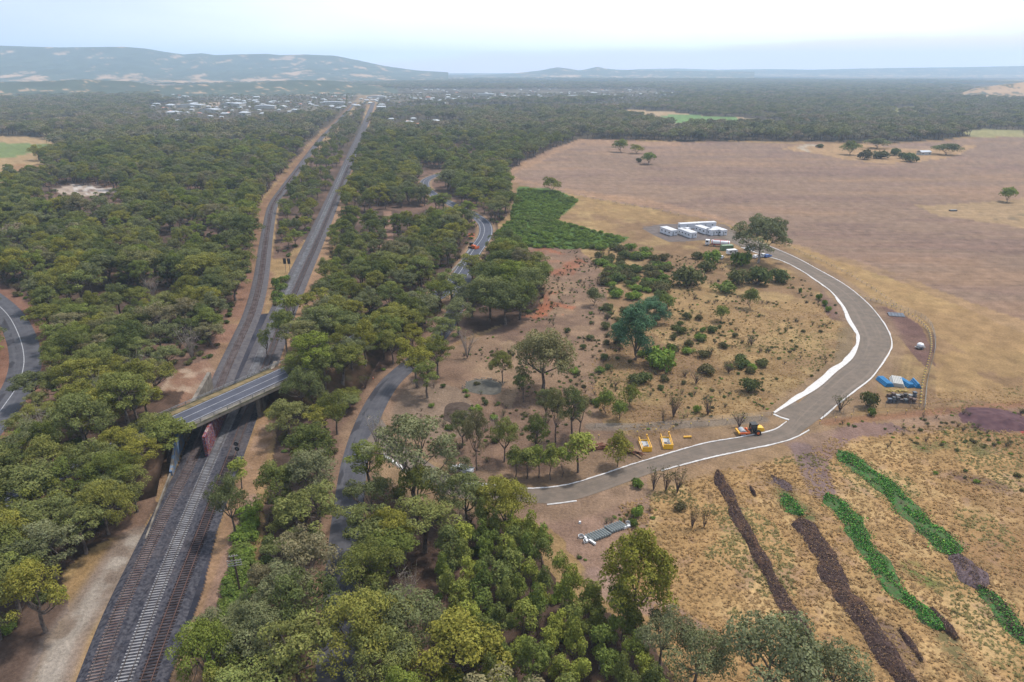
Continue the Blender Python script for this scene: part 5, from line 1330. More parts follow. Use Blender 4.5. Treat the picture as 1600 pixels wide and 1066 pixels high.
def ute(loc, rz, label, body='white', tray=True, group=None):
    R_ = empty('utility_vehicle' if tray else 'parked_car', loc, rz, label=label, cat='utility vehicle' if tray else 'car')
    m = M[body]; w = .92
    if tray:
        prof = [(-2.65,.5),(2.5,.5),(2.62,.72),(2.55,.95),(1.55,1.1),(-.75,1.1),(-.75,.95),(-2.65,.95)]
        cabp = [(-.72,1.08),(1.50,1.08),(.78,1.72),(-.58,1.74)]
    else:
        prof = [(-2.25,.4),(2.2,.4),(2.32,.62),(2.25,.85),(1.2,1.0),(-2.1,1.05),(-2.3,.8)]; cabp = [(-2.0,1.03),(1.15,.98),(.35,1.5),(-1.5,1.52)]
    def slab(pr, hw, hw2=None):
        mb = MB(); n = len(pr); zt = max(p[1] for p in pr); zb = min(p[1] for p in pr); hw2 = hw2 or hw
        V = []
        for s in (-1, 1):
            for p in pr: t = (p[1] - zb) / (zt - zb); V.append((p[0], s * (hw + (hw2 - hw) * t), p[1]))
        mb.add(V, [(i, (i + 1) % n, (i + 1) % n + n, i + n) for i in range(n)] + [tuple(reversed(range(n))), tuple(range(n, 2 * n))]); return mb
    b = slab(prof, w, w * .97).build('body', m, R_)
    bv = b.modifiers.new('bevel', 'BEVEL'); bv.width = .06; bv.segments = 2
    cb = slab(cabp, w * .93, w * .78).build('cab', m, R_)
    x0, x1, x2, x3 = cabp[0][0], cabp[1][0], cabp[2][0], cabp[3][0]; z0, z1 = cabp[0][1], cabp[2][1]
    # glass set a little proud of the cab: windscreen, rear, sides
    def quad(vs, nm='window'): MB().add(vs, [(0, 1, 2, 3)]); mb = MB(); mb.add(vs, [(0, 1, 2, 3)]); o_ = mb.build(nm, M['glass'], R_); so_ = o_.modifiers.new('s', 'SOLIDIFY'); so_.thickness = .02; so_.offset = 0
    e = .02
    quad([(x1 + e - .06, -.74, z0 + .06), (x1 + e - .06, .74, z0 + .06), (x2 + e + .08, .66, z1 - .06), (x2 + e + .08, -.66, z1 - .06)], 'windscreen')
    quad([(x0 - e + .02, -.70, z0 + .10), (x0 - e + .02, .70, z0 + .10), (x3 - e - .04, .64, z1 - .08), (x3 - e - .04, -.64, z1 - .08)], 'rear_window')
    for s in (-1, 1):
        quad([(x0 + .22, s * w * .935, z0 + .06), (x1 - .30, s * w * .935, z0 + .06), (x2 - .02, s * w * .815, z1 - .07), (x3 + .12, s * w * .815, z1 - .07)], 'side_window')
        MB().box(2.45 if tray else 2.15, s * .68, .78, .22, .34, .16).build('headlight', M['lens'], R_)
        MB().box(-2.66 if tray else -2.24, s * .76, .82, .06, .2, .24).build('tail_light', M['tail'], R_)
        MB().box(x1 - .35, s * (w + .1), z0 + .12, .12, .2, .14).build('mirror', M['black'], R_)
    MB().box(2.56 if tray else 2.24, 0, .52, .16, 1.7, .24).build('bumper', M['chassis'], R_)
    if tray:
        mb = MB(); mb.box(-1.72, 0, 1.0, 1.92, 1.84, .06)
        for s in (-1, 1): mb.box(-1.72, s * .92, 1.15, 1.92, .05, .28)
        mb.box(-2.67, 0, 1.15, .05, 1.84, .28); mb.box(-.77, 0, 1.35, .05, 1.7, .7); mb.build('tray', M['silver'], R_)
        wheels(R_, [(1.6, .82), (1.6, -.82), (-1.6, .82), (-1.6, -.82)], .39, .26)
    else: wheels(R_, [(1.38, .80), (1.38, -.80), (-1.35, .80), (-1.35, -.80)], .33, .22)
    return R_
ute(g(741, 764) + Vector((0, 0, .06)), math.radians(-28), 'white utility vehicle parked on the new road beside the tall thin gum')
ute(g(722, 738), math.radians(160), 'white utility vehicle half hidden behind the forked gum tree')
ute(g(1171, 391), math.radians(170), 'white utility vehicle parked on the road just left of the big gum trunk')
ute(g(1127, 404), math.radians(60), 'white hatchback car parked beside the green bush left of the caravan', tray=False)
ute(g(1181, 403), math.radians(40), 'pale car parked directly in front of the big gum trunk', tray=False)
ute(g(1192, 402), math.radians(35), 'white utility vehicle just right of the big gum trunk')
ute(g(1199, 402), math.radians(35), 'small blue car, rightmost of the vehicles under the big gum', body='blue', tray=False)
# caravan
def caravan(loc, rz):
    R_ = empty('caravan', loc, rz, label='white caravan with two dark windows in front of the green container', cat='caravan')
    pr = [(-2.6,.55),(2.2,.55),(2.75,1.2),(2.6,2.3),(2.2,2.65),(-2.3,2.65),(-2.6,2.4)]
    b = MB().prism(pr, -1.2, 1.2).build('body', M['white'], R_); bv = b.modifiers.new('b', 'BEVEL'); bv.width = .07; bv.segments = 2
    for x, wd in ((-1.3, 1.0), (1.0, .6)): MB().box(x, -1.21, 1.75, wd, .04, .7).build('window', M['glass'], R_)
    MB().box(-.1, -1.21, 1.4, .7, .03, 1.6).build('door', M['lens'], R_)
    MB().box(3.3, 0, .5, 1.6, .12, .1).build('drawbar', M['chassis'], R_); wheels(R_, [(-.3, 1.1), (-.3, -1.1)], .34, .2)
caravan(g(1143, 398), math.radians(14))
def container(loc, rz, m, label, L=6.0, w=2.44, h=2.6):
    R_ = empty('shipping_container', loc, rz, label=label, cat='container')
    n = 30; mb = MB(); mb.box(0, 0, h / 2 + .05, L, w, h)
    for s in (-1, 1):
        for k in range(n): mb.box(-L / 2 + .2 + (L - .4) * k / (n - 1), s * (w / 2 + .02), h / 2, .1, .05, h - .35)
    mb.build('body', m, R_); fr = MB()
    for sx in (-1, 1):
        for sy in (-1, 1): fr.box(sx * (L / 2 - .05), sy * (w / 2 - .04), h / 2 + .05, .16, .18, h + .06)
    fr.build('corner_post', m, R_)
    for s in (-1, 1): MB().box(L / 2 + .03, s * .58, h / 2 + .05, .05, 1.1, h - .3).build('door', m, R_)
container(g(1135, 391), math.radians(12), M['green'], 'pale green container behind the white caravan')
# truck with a round white tank and red trim
def truck(loc, rz):
    R_ = empty('tank_truck', loc, rz, label='long white tank truck with red trim parked in front of the site offices', cat='truck')
    MB().box(0, 0, .85, 12.5, .9, .3).build('chassis', M['chassis'], R_)
    mb = MB(); mb.tube([(-5.9, 0, 2.05), (-5.5, 0, 2.05), (3.0, 0, 2.05), (3.3, 0, 2.05)], [1.0, 1.22, 1.22, 1.0], 20); mb.build('tank', M['white'], R_, smooth_=True)
    mb = MB()
    for x in (-5.2, -1.2, 2.7): mb.tube([(x - .12, 0, 2.05), (x + .12, 0, 2.05)], 1.27, 20, cap=True)
    mb.box(-1.2, -1.22, 1.25, 8.6, .12, .22); mb.box(-1.2, 1.22, 1.25, 8.6, .12, .22); mb.build('trim', M['red'], R_)
    MB().box(-1.2, 0, 3.30, 6.5, .6, .08).build('walkway', M['red'], R_)
    c1 = MB().box(5.1, 0, 1.95, 2.2, 2.4, 2.3, taper=.94).build('cab', M['white'], R_); bv = c1.modifiers.new('b', 'BEVEL'); bv.width = .12; bv.segments = 2
    MB().box(6.2, 0, 2.35, .05, 2.1, .85).build('windscreen', M['glass'], R_)
    for s in (-1, 1): MB().box(5.3, s * 1.19, 2.35, 1.1, .05, .75).build('side_window', M['glass'], R_)
    MB().box(6.25, 0, 1.05, .14, 2.3, .5).build('bumper', M['red'], R_)
    wheels(R_, [(x, s * 1.08) for x in (5.0, 1.6, -3.4, -4.6) for s in (-1, 1)], .52, .34)
truck(g(1121, 385), math.radians(160))
# site offices: flat roofed cabins
M['cabin'] = paint('cabin_panel', (.62, .63, .65), .5); M['croof'] = paint('cabin_roof', (.60, .60, .61), .6)
def cabin(px, py, w, L, label, rz=22, doors=1, h=2.9, dark=False):
    p = g(px, py); a = math.radians(rz); ux = Vector((math.cos(a), math.sin(a), 0)); uy = Vector((-math.sin(a), math.cos(a), 0))
    cc = p + ux * 0 + uy * (L / 2) + ux * (w / 2)
    R_ = empty('site_office', cc, a, label=label, cat='site office', group=None)
    MB().box(0, 0, h / 2 + .2, w, L, h).build('wall', M['cabin'], R_)
    rf = MB(); rf.box(0, 0, h + .27, w + .3, L + .3, .14); n = int(L / .6)
    for k in range(n): rf.box(0, -L / 2 + (k + .5) * L / n, h + .36, w + .2, .06, .04)
    rf.build('roof', M['croof'], R_)
    MB().box(0, 0, .1, w - .3, L - .3, .22).build('footing', M['chassis'], R_)
    nw = max(1, int(L / 3))
    for s in (-1, 1):
        for k in range(nw):
            f = MB().box(s * (w / 2 + .02), -L / 2 + (k + .5) * L / nw, 1.75, .05, 1.1, .8).build('window', M['silver'], R_); MB().box(s * (w / 2 + .05), -L / 2 + (k + .5) * L / nw, 1.75, .02, .95, .65).build('pane', M['glass'], f)
    MB().box(-w * .15, -L / 2 - .025, 1.25, .9, .05, 2.05).build('door', M['silver'], R_)
    f = MB().box(w * .27, -L / 2 - .02, 1.75, .8, .05, .7).build('window', M['silver'], R_); MB().box(w * .27, -L / 2 - .05, 1.75, .65, .02, .55).build('pane', M['glass'], f)
cabin(1048, 369.5, 4.2, 10.5, 'white site office cabin at the left front of the cluster')
cabin(1078, 373, 4.2, 12, 'white site office cabin nearest the camera with its end wall facing the front', rz=20)
cabin(1063, 359, 12, 3.3, 'long white cabin lying across the back behind the two left cabins', rz=14)
cabin(1068, 366.5, 4.0, 3.0, 'small recessed link cabin between the two left cabins', rz=16)
cabin(1102, 367, 4.0, 10, 'white cabin in the middle of the cluster with its long side to the left')
cabin(1111, 369, 4.6, 5, 'wide white cabin right of the middle one')
cabin(1127, 369, 3.6, 9, 'rightmost white cabin beside the new road')
cabin(1093, 357, 10, 3.2, 'white cabin across the back right of the cluster', rz=10)
# vibrating roller
def roller(loc, rz):
    R_ = empty('road_roller', loc, rz, label='orange and yellow road roller with a black cab at the edge of the new road', cat='road roller')
    d = MB().wheel(-2.15, 0, .78, .78, 2.0, n=28).build('drum', M['silver'], R_)
    mb = MB()
    for s in (-1, 1): mb.box(-1.9, s * 1.16, .85, 2.6, .2, .42)
    mb.box(-.72, 0, .95, .34, 2.3, .55); mb.build('drum_frame', M['orange'], R_)
    MB().box(-3.3, 0, .9, .36, 2.5, .46).build('front_beam', M['amber'], R_)
    MB().box(-.2, 0, 1.0, .9, .8, .6).build('joint', M['chassis'], R_)
    c1 = MB().box(.55, 0, 2.1, 1.45, 1.5, 1.55, taper=.9).build('cab', M['glass'], R_)
    MB().box(.55, 0, 2.93, 1.6, 1.6, .14).build('cab_roof', M['black'], R_)
    pm = MB()
    for sx in (-1, 1):
        for sy in (-1, 1): pm.box(.55 + sx * .7, sy * .72, 2.1, .12, .12, 1.6)
    pm.build('cab_frame', M['black'], R_)
    e_ = MB().prism([(1.25,1.0),(3.1,1.0),(3.25,1.5),(2.9,2.0),(1.3,2.2)], -.8, .8).build('engine_hood', M['yellow'], R_); bv = e_.modifiers.new('b', 'BEVEL'); bv.width = .08; bv.segments = 2
    MB().box(3.2, 0, 1.4, .1, 1.2, .5).build('grille', M['black'], R_)
    MB().box(2.0, .4, 2.3, .12, .12, .5).build('exhaust', M['chassis'], R_)
    for s in (-1, 1):
        t = MB().wheel(1.55, s * .92, .76, .76, .52, n=20).build('wheel', M['tyre'], R_); MB().wheel(1.55, s * 1.17, .76, .38, .06, n=14).build('rim', M['orange'], t)
roller(g(1172, 678), math.radians(4))
# small orange machine beside the old road
def dozer(loc, rz):
    R_ = empty('tracked_loader', loc, rz, label='small orange tracked machine on the earth patch beside the old road', cat='bulldozer')
    for s in (-1, 1): MB().prism([(-1.9,.1),(1.7,.1),(2.1,.5),(1.8,.95),(-1.9,.95),(-2.2,.5)], s * 1.1 - .28, s * 1.1 + .28).build('track', M['tyre'], R_)
    MB().box(.4, 0, 1.25, 2.6, 1.5, .9, taper=.92).build('engine_hood', M['orange'], R_)
    MB().box(-1.1, 0, 2.0, 1.3, 1.4, 1.5, taper=.9).build('cab', M['glass'], R_); MB().box(-1.1, 0, 2.82, 1.6, 1.7, .12).build('cab_roof', M['black'], R_)
    mb = MB(); mb.box(2.75, 0, .75, .18, 3.4, 1.1)
    mb.build('blade', M['orange'], R_)
    for s in (-1, 1): MB().box(1.6, s * 1.5, .6, 2.4, .14, .22).build('push_arm', M['orange'], R_)
dozer(g(739, 388), math.radians(-35))
# two long yellow open steel frames
def ybox(px, py, w, L, h, rz, label):
    R_ = empty('trench_box', g(px, py), rz, label=label, cat='steel frame')
    MB().box(0, 0, h / 2, w, .14, h).build('front_panel', M['yellow'], R_)
    for s in (-1, 1):
        MB().box(s * (w / 2 - .07), L / 2, h - .12, .14, L, .22).build('side_rail', M['amber'], R_); MB().box(s * (w / 2 - .07), L / 2, .18, .14, L, .3).build('side_rail', M['yellow'], R_)
        MB().box(s * (w / 2 - .07), L - .1, h / 2, .16, .16, h).build('post', M['yellow'], R_)
    MB().box(0, L - .05, .25, w - .3, .12, .4).build('rear_bar', M['yellow'], R_)
    MB().box(w / 2 - .25, L + .2, h + .15, .35, .35, .7).build('winch', M['amber'], R_)
    MB().box(0, L * .5, .12, w - .3, L - .4, .06).build('floor_plate', M['silver'], R_)
    rs = random.Random(int(px)); mb = MB()
    for k in range(22): mb.box(rs.uniform(-.6, .6), rs.uniform(.5, L * .62), .22 + rs.uniform(0, .3), rs.uniform(.3, .9), .1, .1, rs.uniform(0, 3))
    mb.build('scrap_load', M['twig'], R_, kind='stuff')
ybox(1011, 706, 2.3, 5.0, 1.3, math.radians(1), 'yellow open steel frame on the left, full of scrap sticks')
ybox(1044, 702, 2.3, 5.2, 1.3, math.radians(-3), 'yellow open steel frame on the right, nearer the roller')
def ybar(px, py, L, label):
    R_ = empty('barrier_bar', g(px, py), math.radians(3), label=label, cat='barrier'); MB().box(0, 0, .35, L, .35, .35).build('bar', M['amber'], R_)
    for s in (-1, 1): MB().box(s * L * .35, 0, .1, .25, .6, .2).build('foot', M['black'], R_)
ybar(1074, 684.5, 2.0, 'short yellow barrier lying right of the yellow frames'); ybar(906, 690, 1.2, 'small yellow barrier among the tight gum group')
# log heaps
M['log'] = mat('reddish_log', c(178, 122, 98), c(128, 84, 72), 1.2, .9, .1, bump=.4); M['log_pale'] = mat('pale_log', c(206, 172, 140), c(168, 132, 104), 1.2, .9, .1, bump=.4)
def logs(px, py, n, seed, spread, ang, label, grp):
    rs = random.Random(seed); c0 = g(px, py)
    for k in range(n):
        L = rs.uniform(3, 6.5); r = rs.uniform(.12, .24); lay = k * 3 // n; a = math.radians(ang + rs.uniform(-22, 22)); mb = MB()
        pts = [(-L / 2, 0, 0), (-L / 6, rs.uniform(-.12, .12), .04), (L / 5, rs.uniform(-.12, .12), 0), (L / 2, 0, .02)]
        mb.tube(pts, [r, r * .95, r * .85, r * .7], 8); o = mb.build('log', M['log'] if rs.random() < .7 else M['log_pale'], smooth_=False, label=label, cat='log', group=grp)
        o.location = c0 + Vector((rs.uniform(-spread, spread), rs.uniform(-spread * .6, spread * .6), .22 + lay * .34)); o.rotation_euler = (0, rs.uniform(-.05, .05), a)
logs(934, 701, 20, 1, 1.9, 6, 'reddish felled log in the left heap beside the bright green tree', 'logs in the left heap')
logs(984, 707, 15, 2, 1.5, -38, 'reddish felled log in the jumbled heap between the green tree and the yellow frames', 'logs in the right heap')
# stacked guardrail beams
M['gal2'] = mat('grey_green_galvanised', c(205, 210, 206), c(176, 184, 182), 2.0, .6, .3, .0)
def wbeam(mb, L, z=0):
    pr = [(-.155,0),(-.12,.0),(-.06,.083),(-.02,.083),(0,.02),(.02,.083),(.06,.083),(.12,0),(.155,0)]; t = .012
    n = len(pr); V = [(p[0], y, p[1] + zz) for y in (-L / 2, L / 2) for zz in (0, t) for p in pr]
    F = []
    for i in range(n - 1): F += [(i, i + 1, i + 1 + 2 * n, i + 2 * n)[::-1], (i + n, i + 1 + n, i + 1 + 3 * n, i + 3 * n)]
    mb.add([(v[0], v[1], v[2] + z) for v in V], F)
a0, a1 = g(921, 843), g(974, 824)
dv = (a1 - a0); nB = 15
for k in range(nB):
    mb = MB()
    for j in range(5): wbeam(mb, 2.3, .09 * j)
    mb.box(0, -.9, -.1, .36, .12, .14); mb.box(0, .9, -.1, .36, .12, .14)
    p = a0 + dv * (k / (nB - 1)); off = .45 if k >= 8 else 0
    o = mb.build('guardrail_bundle', M['gal2'], label='short grey corrugated guardrail beams lying in the stepped row on the pink dirt' if 0 < k < nB - 1 else ('first guardrail bundle at the left end of the stepped row' if k == 0 else 'last guardrail bundle at the right end of the stepped row'), cat='guardrail', group='guardrail beams stacked in a row' if 0 < k < nB - 1 else None)
    o.location = p + Vector((0, off, .2 )); o.rotation_euler = (0, 0, math.radians(38))
def terminal(px, py, rz, label):
    R_ = empty('guardrail_end', g(px, py), rz, label=label, cat='guardrail end'); mb = MB()
    for j in range(9): a = math.radians(-20 + 200 * j / 8); mb.box(.55 * math.cos(a), .55 * math.sin(a), .35, .30, .06, .5, a + math.pi / 2)
    mb.box(.75, -.9, .3, .4, 1.6, .42); mb.build('curved_plate', M['white'], R_); MB().box(0, 0, .1, .7, .5, .2).build('foot', M['galv'], R_)
terminal(908, 841, math.radians(10), 'curled white guardrail end left of the stepped row'); terminal(916, 848, math.radians(40), 'flat white guardrail end at the near left of the stepped row'); terminal(981, 820, math.radians(-60), 'white guardrail end at the far right of the stepped row')
# white water tank on its stand, dark panels
def tank(px, py):
    R_ = empty('water_tank', g(px, py), .3, label='small white rounded tank on a grey trailer inside the fence line', cat='water tank')
    mb = MB(); n = 16; mb.tube([(0, 0, .8), (0, 0, .85), (0, 0, 1.5), (0, 0, 1.9), (0, 0, 2.05)], [.8, 1.0, 1.05, .75, .2], n); mb.build('tank', M['white'], R_, smooth_=True)
    MB().box(0, 0, .62, 3.0, 1.7, .16).build('trailer_frame', M['galv'], R_); wheels(R_, [(0, .95), (0, -.95)], .36, .22)
tank(1437, 545)
def solar(px, py):
    R_ = empty('panel_stack', g(px, py), math.radians(-14), label='dark blue grey panels lying on the ground beside the curved fence', cat='panels')
    for k in range(5): 
        mb = MB(); mb.box(-2.2 + k * 1.1, 0, .35, 1.0, 3.2, .1, M=Matrix.Rotation(math.radians(8), 3, 'X')); mb.build('panel', M['panel'], R_)
    mb = MB()
    for s in (-1, 1): mb.box(0, s * 1.2, .14, 5.6, .14, .2)
    mb.build('bearer', M['chassis'], R_)
M['panel'] = mat('slate_blue_panel', c(98, 110, 128), c(76, 88, 106), 1.2, .35, .5)
solar(1400, 493)
# pipe store
M['pblue'] = mat('blue_pipe', c(44, 160, 220), c(30, 140, 205), 1, .4, .4); M['pwhite'] = mat('white_pipe', c(240, 236, 226), c(215, 212, 205), 1, .4, .4)
M['pyel'] = mat('yellow_fitting', c(226, 196, 110), c(196, 170, 90), 2, .5, .3); M['pgrey'] = mat('grey_fitting', c(120, 124, 128), c(80, 84, 90), 1.5, .6, .3)
def pipes(px, py, n, L, r, m, rz, label, grp):
    c0 = g(px, py); a = math.radians(rz)
    for lay in range(3):
        for k in range(n - lay):
            mb = MB(); mb.tube([(0, -L / 2, 0), (0, L / 2, 0)], r, 10); o = mb.build('pipe', m, label=label, cat='pipe', group=grp)
            x = (k - (n - lay - 1) / 2) * 2.02 * r; o.location = c0 + Vector((x * math.cos(a), x * math.sin(a), r + lay * 1.74 * r)); o.rotation_euler = (0, 0, a)
pipes(1382, 599, 6, 5.2, .22, M['pblue'], 2, 'bright blue pipe in the left bundle of the pipe store', 'blue pipes in the left bundle')
pipes(1401, 599, 8, 5.8, .22, M['pwhite'], -22, 'white pipe in the slanting middle bundle of the pipe store', 'white pipes in the middle bundle')
pipes(1415, 601, 5, 4.6, .22, M['pblue'], 8, 'bright blue pipe in the bundle right of the white pipes', 'blue pipes in the right bundle')
pipes(1430, 602, 3, 4.2, .26, M['pblue'], -8, 'bright blue pipe in the short bundle by the fence', 'blue pipes in the bundle by the fence')
rs_ = random.Random(7)
for k in range(16):
    mb = MB(); L = rs_.uniform(.8, 1.4); mb.tube([(0, -L / 2, 0), (0, 0, .2), (.3, L / 2, .05)], .13, 8); o = mb.build('pipe_fitting', M['pyel'], label='small yellow pipe fitting in the row below the white pipes', cat='pipe fitting', group='yellow pipe fittings'); o.location = g(1387 + k * 1.9, 612.5 + rs_.uniform(-1.2, 1.2), 0) + Vector((0, 0, .2)); o.rotation_euler = (0, 0, rs_.uniform(0, 6))
for k in range(14):
    px, py = 1388 + (k % 7) * 6.6 + rs_.uniform(-1, 1), 621 + (k // 7) * 8 + rs_.uniform(-1, 1)
    R_ = empty('pallet_crate', g(px, py), rs_.uniform(-.1, .1), label='grey crated pallet in the bottom rows of the pipe store', cat='crate', group='crated pallets in the pipe store')
    mb = MB(); h = rs_.uniform(.7, 1.9)
    for j in range(4): mb.box(rs_.uniform(-.1, .1), rs_.uniform(-.1, .1), .2 + h * j / 4, rs_.uniform(.7, 1.1), rs_.uniform(.7, 1.1), h / 4 * .7, rs_.uniform(-.2, .2))
    mb.build('crate', rs_.choice([M['pgrey'], M['chassis'], M['chassis'], M['galv'], M['panel'], M['twig']]), R_); MB().box(0, 0, .06, 1.2, 1.2, .12).build('pallet', M['twig'], R_)
# fences
M['post'] = mat('fence_post_steel', c(180, 176, 166), c(140, 136, 128), 1, .7, .2); M['cap'] = mat('yellow_safety_cap', c(250, 214, 110), c(240, 200, 90), 1, .6, .3); M['mesh'] = mat('fence_wire', c(190, 190, 186), c(160, 160, 158), 1, .6, .3)
def fence(pts, step, h, label, caps=True, wires=3, name='wire_fence', rails=.02, pr=.05):
    P = every(smooth(gp(pts), 1.0), step)[:100]; root = empty(name, P[0], label=label, cat='fence'); first = fc = None
    for p in P:
        if first is None:
            first = MB().tube([(0, 0, -.1), (0, 0, h)], pr, 6).build('post', M['post'], root); s = first
            if caps: fc = MB().tube([(0, 0, h - .12), (0, 0, h + .05), (0, 0, h + .14)], [pr * 3.2, pr * 3.2, pr * 1.2], 7).build('cap', M['cap'], s)
        else:
            s = first.copy(); COL.objects.link(s); s.parent = root
            if caps: q = fc.copy(); COL.objects.link(q); q.parent = s
        s.location = p - P[0]
    mb = MB()
    for k in range(wires): mb.tube([p - P[0] + Vector((0, 0, h * (k + 1) / (wires + .15))) for p in P], rails, 3, cap=False)
    mb.build('wire', M['mesh'], root)
fence([(1343,466),(1385,478),(1428,498),(1447,515),(1453,530),(1454,548),(1449,570),(1441,600),(1437,636)], 2.2, 1.3, 'row of yellow capped stakes curving round the earth yard', pr=.075)
fence([(1360,470),(1430,492),(1452,508),(1460,530),(1460,550),(1455,570),(1448,600),(1444,640)], 3.0, 1.7, 'taller grey wire mesh fence just outside the curved row of yellow capped stakes', False, 6, 'mesh_fence', .018, .045)
fence([(1444,640),(1400,636),(1340,643),(1286,654)], 3.0, 1.7, 'grey wire mesh fence along the bottom of the pipe store', False, 6, 'mesh_fence', .018, .045)
fence([(1444,646),(1400,648),(1340,652),(1280,664)], 4.0, 1.2, 'low fence with yellow capped stakes between the pipe store and the dirt track')
fence([(905,306),(960,318),(1020,328),(1060,338)], 7.0, 1.4, 'far fence with pale capped posts along the near edge of the brown field', True, 3, pr=.09)
fence([(1225,385),(1290,412),(1343,440),(1400,478)], 4.0, 1.3, 'fence with yellow capped stakes between the new road and the brown field', pr=.07)
fence([(1190,656),(1140,662),(1080,668),(1020,678),(960,684),(905,690)], 4.5, 1.2, 'fence with yellow capped stakes behind the roller and the yellow frames', pr=.06)
fence([(930,668),(1000,668),(1100,658),(1205,650)], 5.5, 1.2, 'thin wire fence on the far side of the grassy track', False, 3)
fence([(705,426),(722,408),(735,392)], 3.5, .9, 'white roadside guardrail next to the orange machine', False, 3, 'guardrail', .09, .07)
# rail signals, timber pole
def signal(px, py, h, n, label, rz=0):
    R_ = empty('rail_signal', g(px, py), rz, label=label, cat='rail signal'); MB().tube([(0, 0, 0), (0, 0, h)], .09, 8).build('mast', M['galv'], R_)
    for k in range(n):
        z = h - .5 - k * 1.35; hd = MB().tube([(0, .05, z), (0, -.12, z)], .55, 18).build('target', M['black'], R_)
        MB().tube([(0, -.13, z), (0, -.4, z)], .16, 10).build('lamp_hood', M['black'], hd)
    mb = MB(); mb.box(.28, .1, h / 2, .06, .06, h)
    for k in range(int(h / .4)): mb.box(.14, .1, .2 + k * .4, .28, .04, .04)
    mb.build('ladder', M['galv'], R_); MB().box(0, 0, .2, .6, .6, .5).build('base', M['concrete'], R_)
signal(373, 716, 4.4, 2, 'slim rail signal with two round black heads beside the rusty track')
for dx, t in ((447, 'left'), (453.5, 'right')):
    R_ = empty('rail_signal', g(dx, 426), 0, label=f'black rail signal board, {t} one of the pair between the rail lines', cat='rail signal')
    MB().tube([(0, 0, 0), (0, 0, 6.2)], .1, 8).build('mast', M['galv'], R_); b_ = MB().box(0, -.15, 5.3, 1.3, .2, 2.5).build('target', M['black'], R_)
    for z in (4.6, 5.3, 6.0): MB().tube([(0, -.26, z), (0, -.45, z)], .16, 10).build('lamp_hood', M['black'], b_)
def pole(px, py, h, label):
    R_ = empty('timber_pole', g(px, py), math.radians(12), label=label, cat='utility pole'); MB().tube([(0, 0, -.2), (0, 0, h)], [.19, .13], 9).build('pole', mat('dark_pole_timber', (.05, .032, .026), (.09, .06, .05), 2, .9, .1), R_)
    for z, L in ((h - .15, 1.5), (h - 1.1, 2.4), (h - 1.6, 2.4), (h - 2.1, 2.4)):
        a_ = MB().box(0, -.16, z, L, .1, .12).build('crossarm', mat('grey_crossarm', (.30, .27, .25), (.2, .18, .16), 2, .9, .1), R_)
        mb = MB()
        for k in range(4): mb.tube([(-L / 2 + .15 + k * (L - .3) / 3, -.16, z + .06), (-L / 2 + .15 + k * (L - .3) / 3, -.16, z + .26)], [.06, .045], 7)
        mb.build('insulator', M['pwhite'], a_)
pole(376, 930, 8.6, 'dark timber pole with four crossarms standing on the bank beside the railway')
# troughs, farm shed, the far buildings
def trough(px, py):
    R_ = empty('water_trough', g(px, py), .1, label='small dark trough standing alone in the brown field', cat='trough'); MB().box(0, 0, .4, 4.5, 1.6, .8, taper=1.08).build('basin', M['chassis'], R_); MB().box(0, 0, .84, 4.4, 1.5, .04).build('water', M['glass'], R_)
trough(1489, 330)
def shed(px, py, w, d, h, rz, wall, roof, label, name='farm_shed', cat='shed', group=None, simple=False):
    R_ = empty(name, g(px, py), rz, label=label, cat=cat, group=group)
    MB().box(0, 0, h / 2, w, d, h).build('wall', wall, R_)
    o = .4; rh = d * .22; MB().prism([(-d / 2 - o, 0), (0, rh), (d / 2 + o, 0), (d / 2 + o, .15), (0, rh + .15), (-d / 2 - o, .15)], -w / 2 - o, w / 2 + o, M=Matrix.Translation((0, 0, h - .05)) @ Matrix.Rotation(math.pi / 2, 4, 'Z')).build('roof', roof, R_)
    MB().box(0, -d / 2 - .03, h * .4, 2.5, .06, h * .75).build('door', M['silver'], R_); 
    for s in (-1, 1): MB().box(s * w * .33, -d / 2 - .03, h * .55, 1.4, .06, 1.0).build('window', M['glass'], R_)
    return R_
M['rw'] = paint('white_iron_roof', (.38, .40, .42), .5); M['rg'] = paint('grey_iron_roof', (.30, .33, .36), .5); M['rr'] = paint('terracotta_roof', (.36, .15, .09), .8); M['wallc'] = paint('cream_wall', (.40, .37, .31), .8)
shed(1443, 242, 12, 7, 3.0, .2, M['wallc'], M['rg'], 'grey roofed farm shed right of the dark shelter trees')
shed(156, 216, 16, 8, 3.5, .1, M['wallc'], M['rg'], 'low grey roofed farm house beside the left paddock')
for px, py, w, lab in ((740, 200, 22, 'white roofed building standing alone above the wood right of the rail line'), (731, 197, 14, 'cream building left of the white roofed one above the wood'), (676, 200, 16, 'red roofed house in the wood beyond the rail line'), (650, 198, 12, 'cream house left of the red roofed house beyond the rail line'), (272, 193, 22, 'long white shed above the left wood'), (250, 196, 16, 'white shed left of the long white shed above the wood'), (596, 170, 20, 'white building beside the far end of the railway'), (700, 224, 16, 'pale building glimpsed in the wood below the town'), (648, 226, 13, 'small white building deep in the wood right of the railway'), (205, 181, 26, 'pale green roofed shed beyond the left wood')):
    shed(px, py, w, w * .45, 4.2, random.uniform(-.3, .3), M['wallc'], M['rr'] if 'red' in lab else M['rw'], lab, 'town_house', 'house')
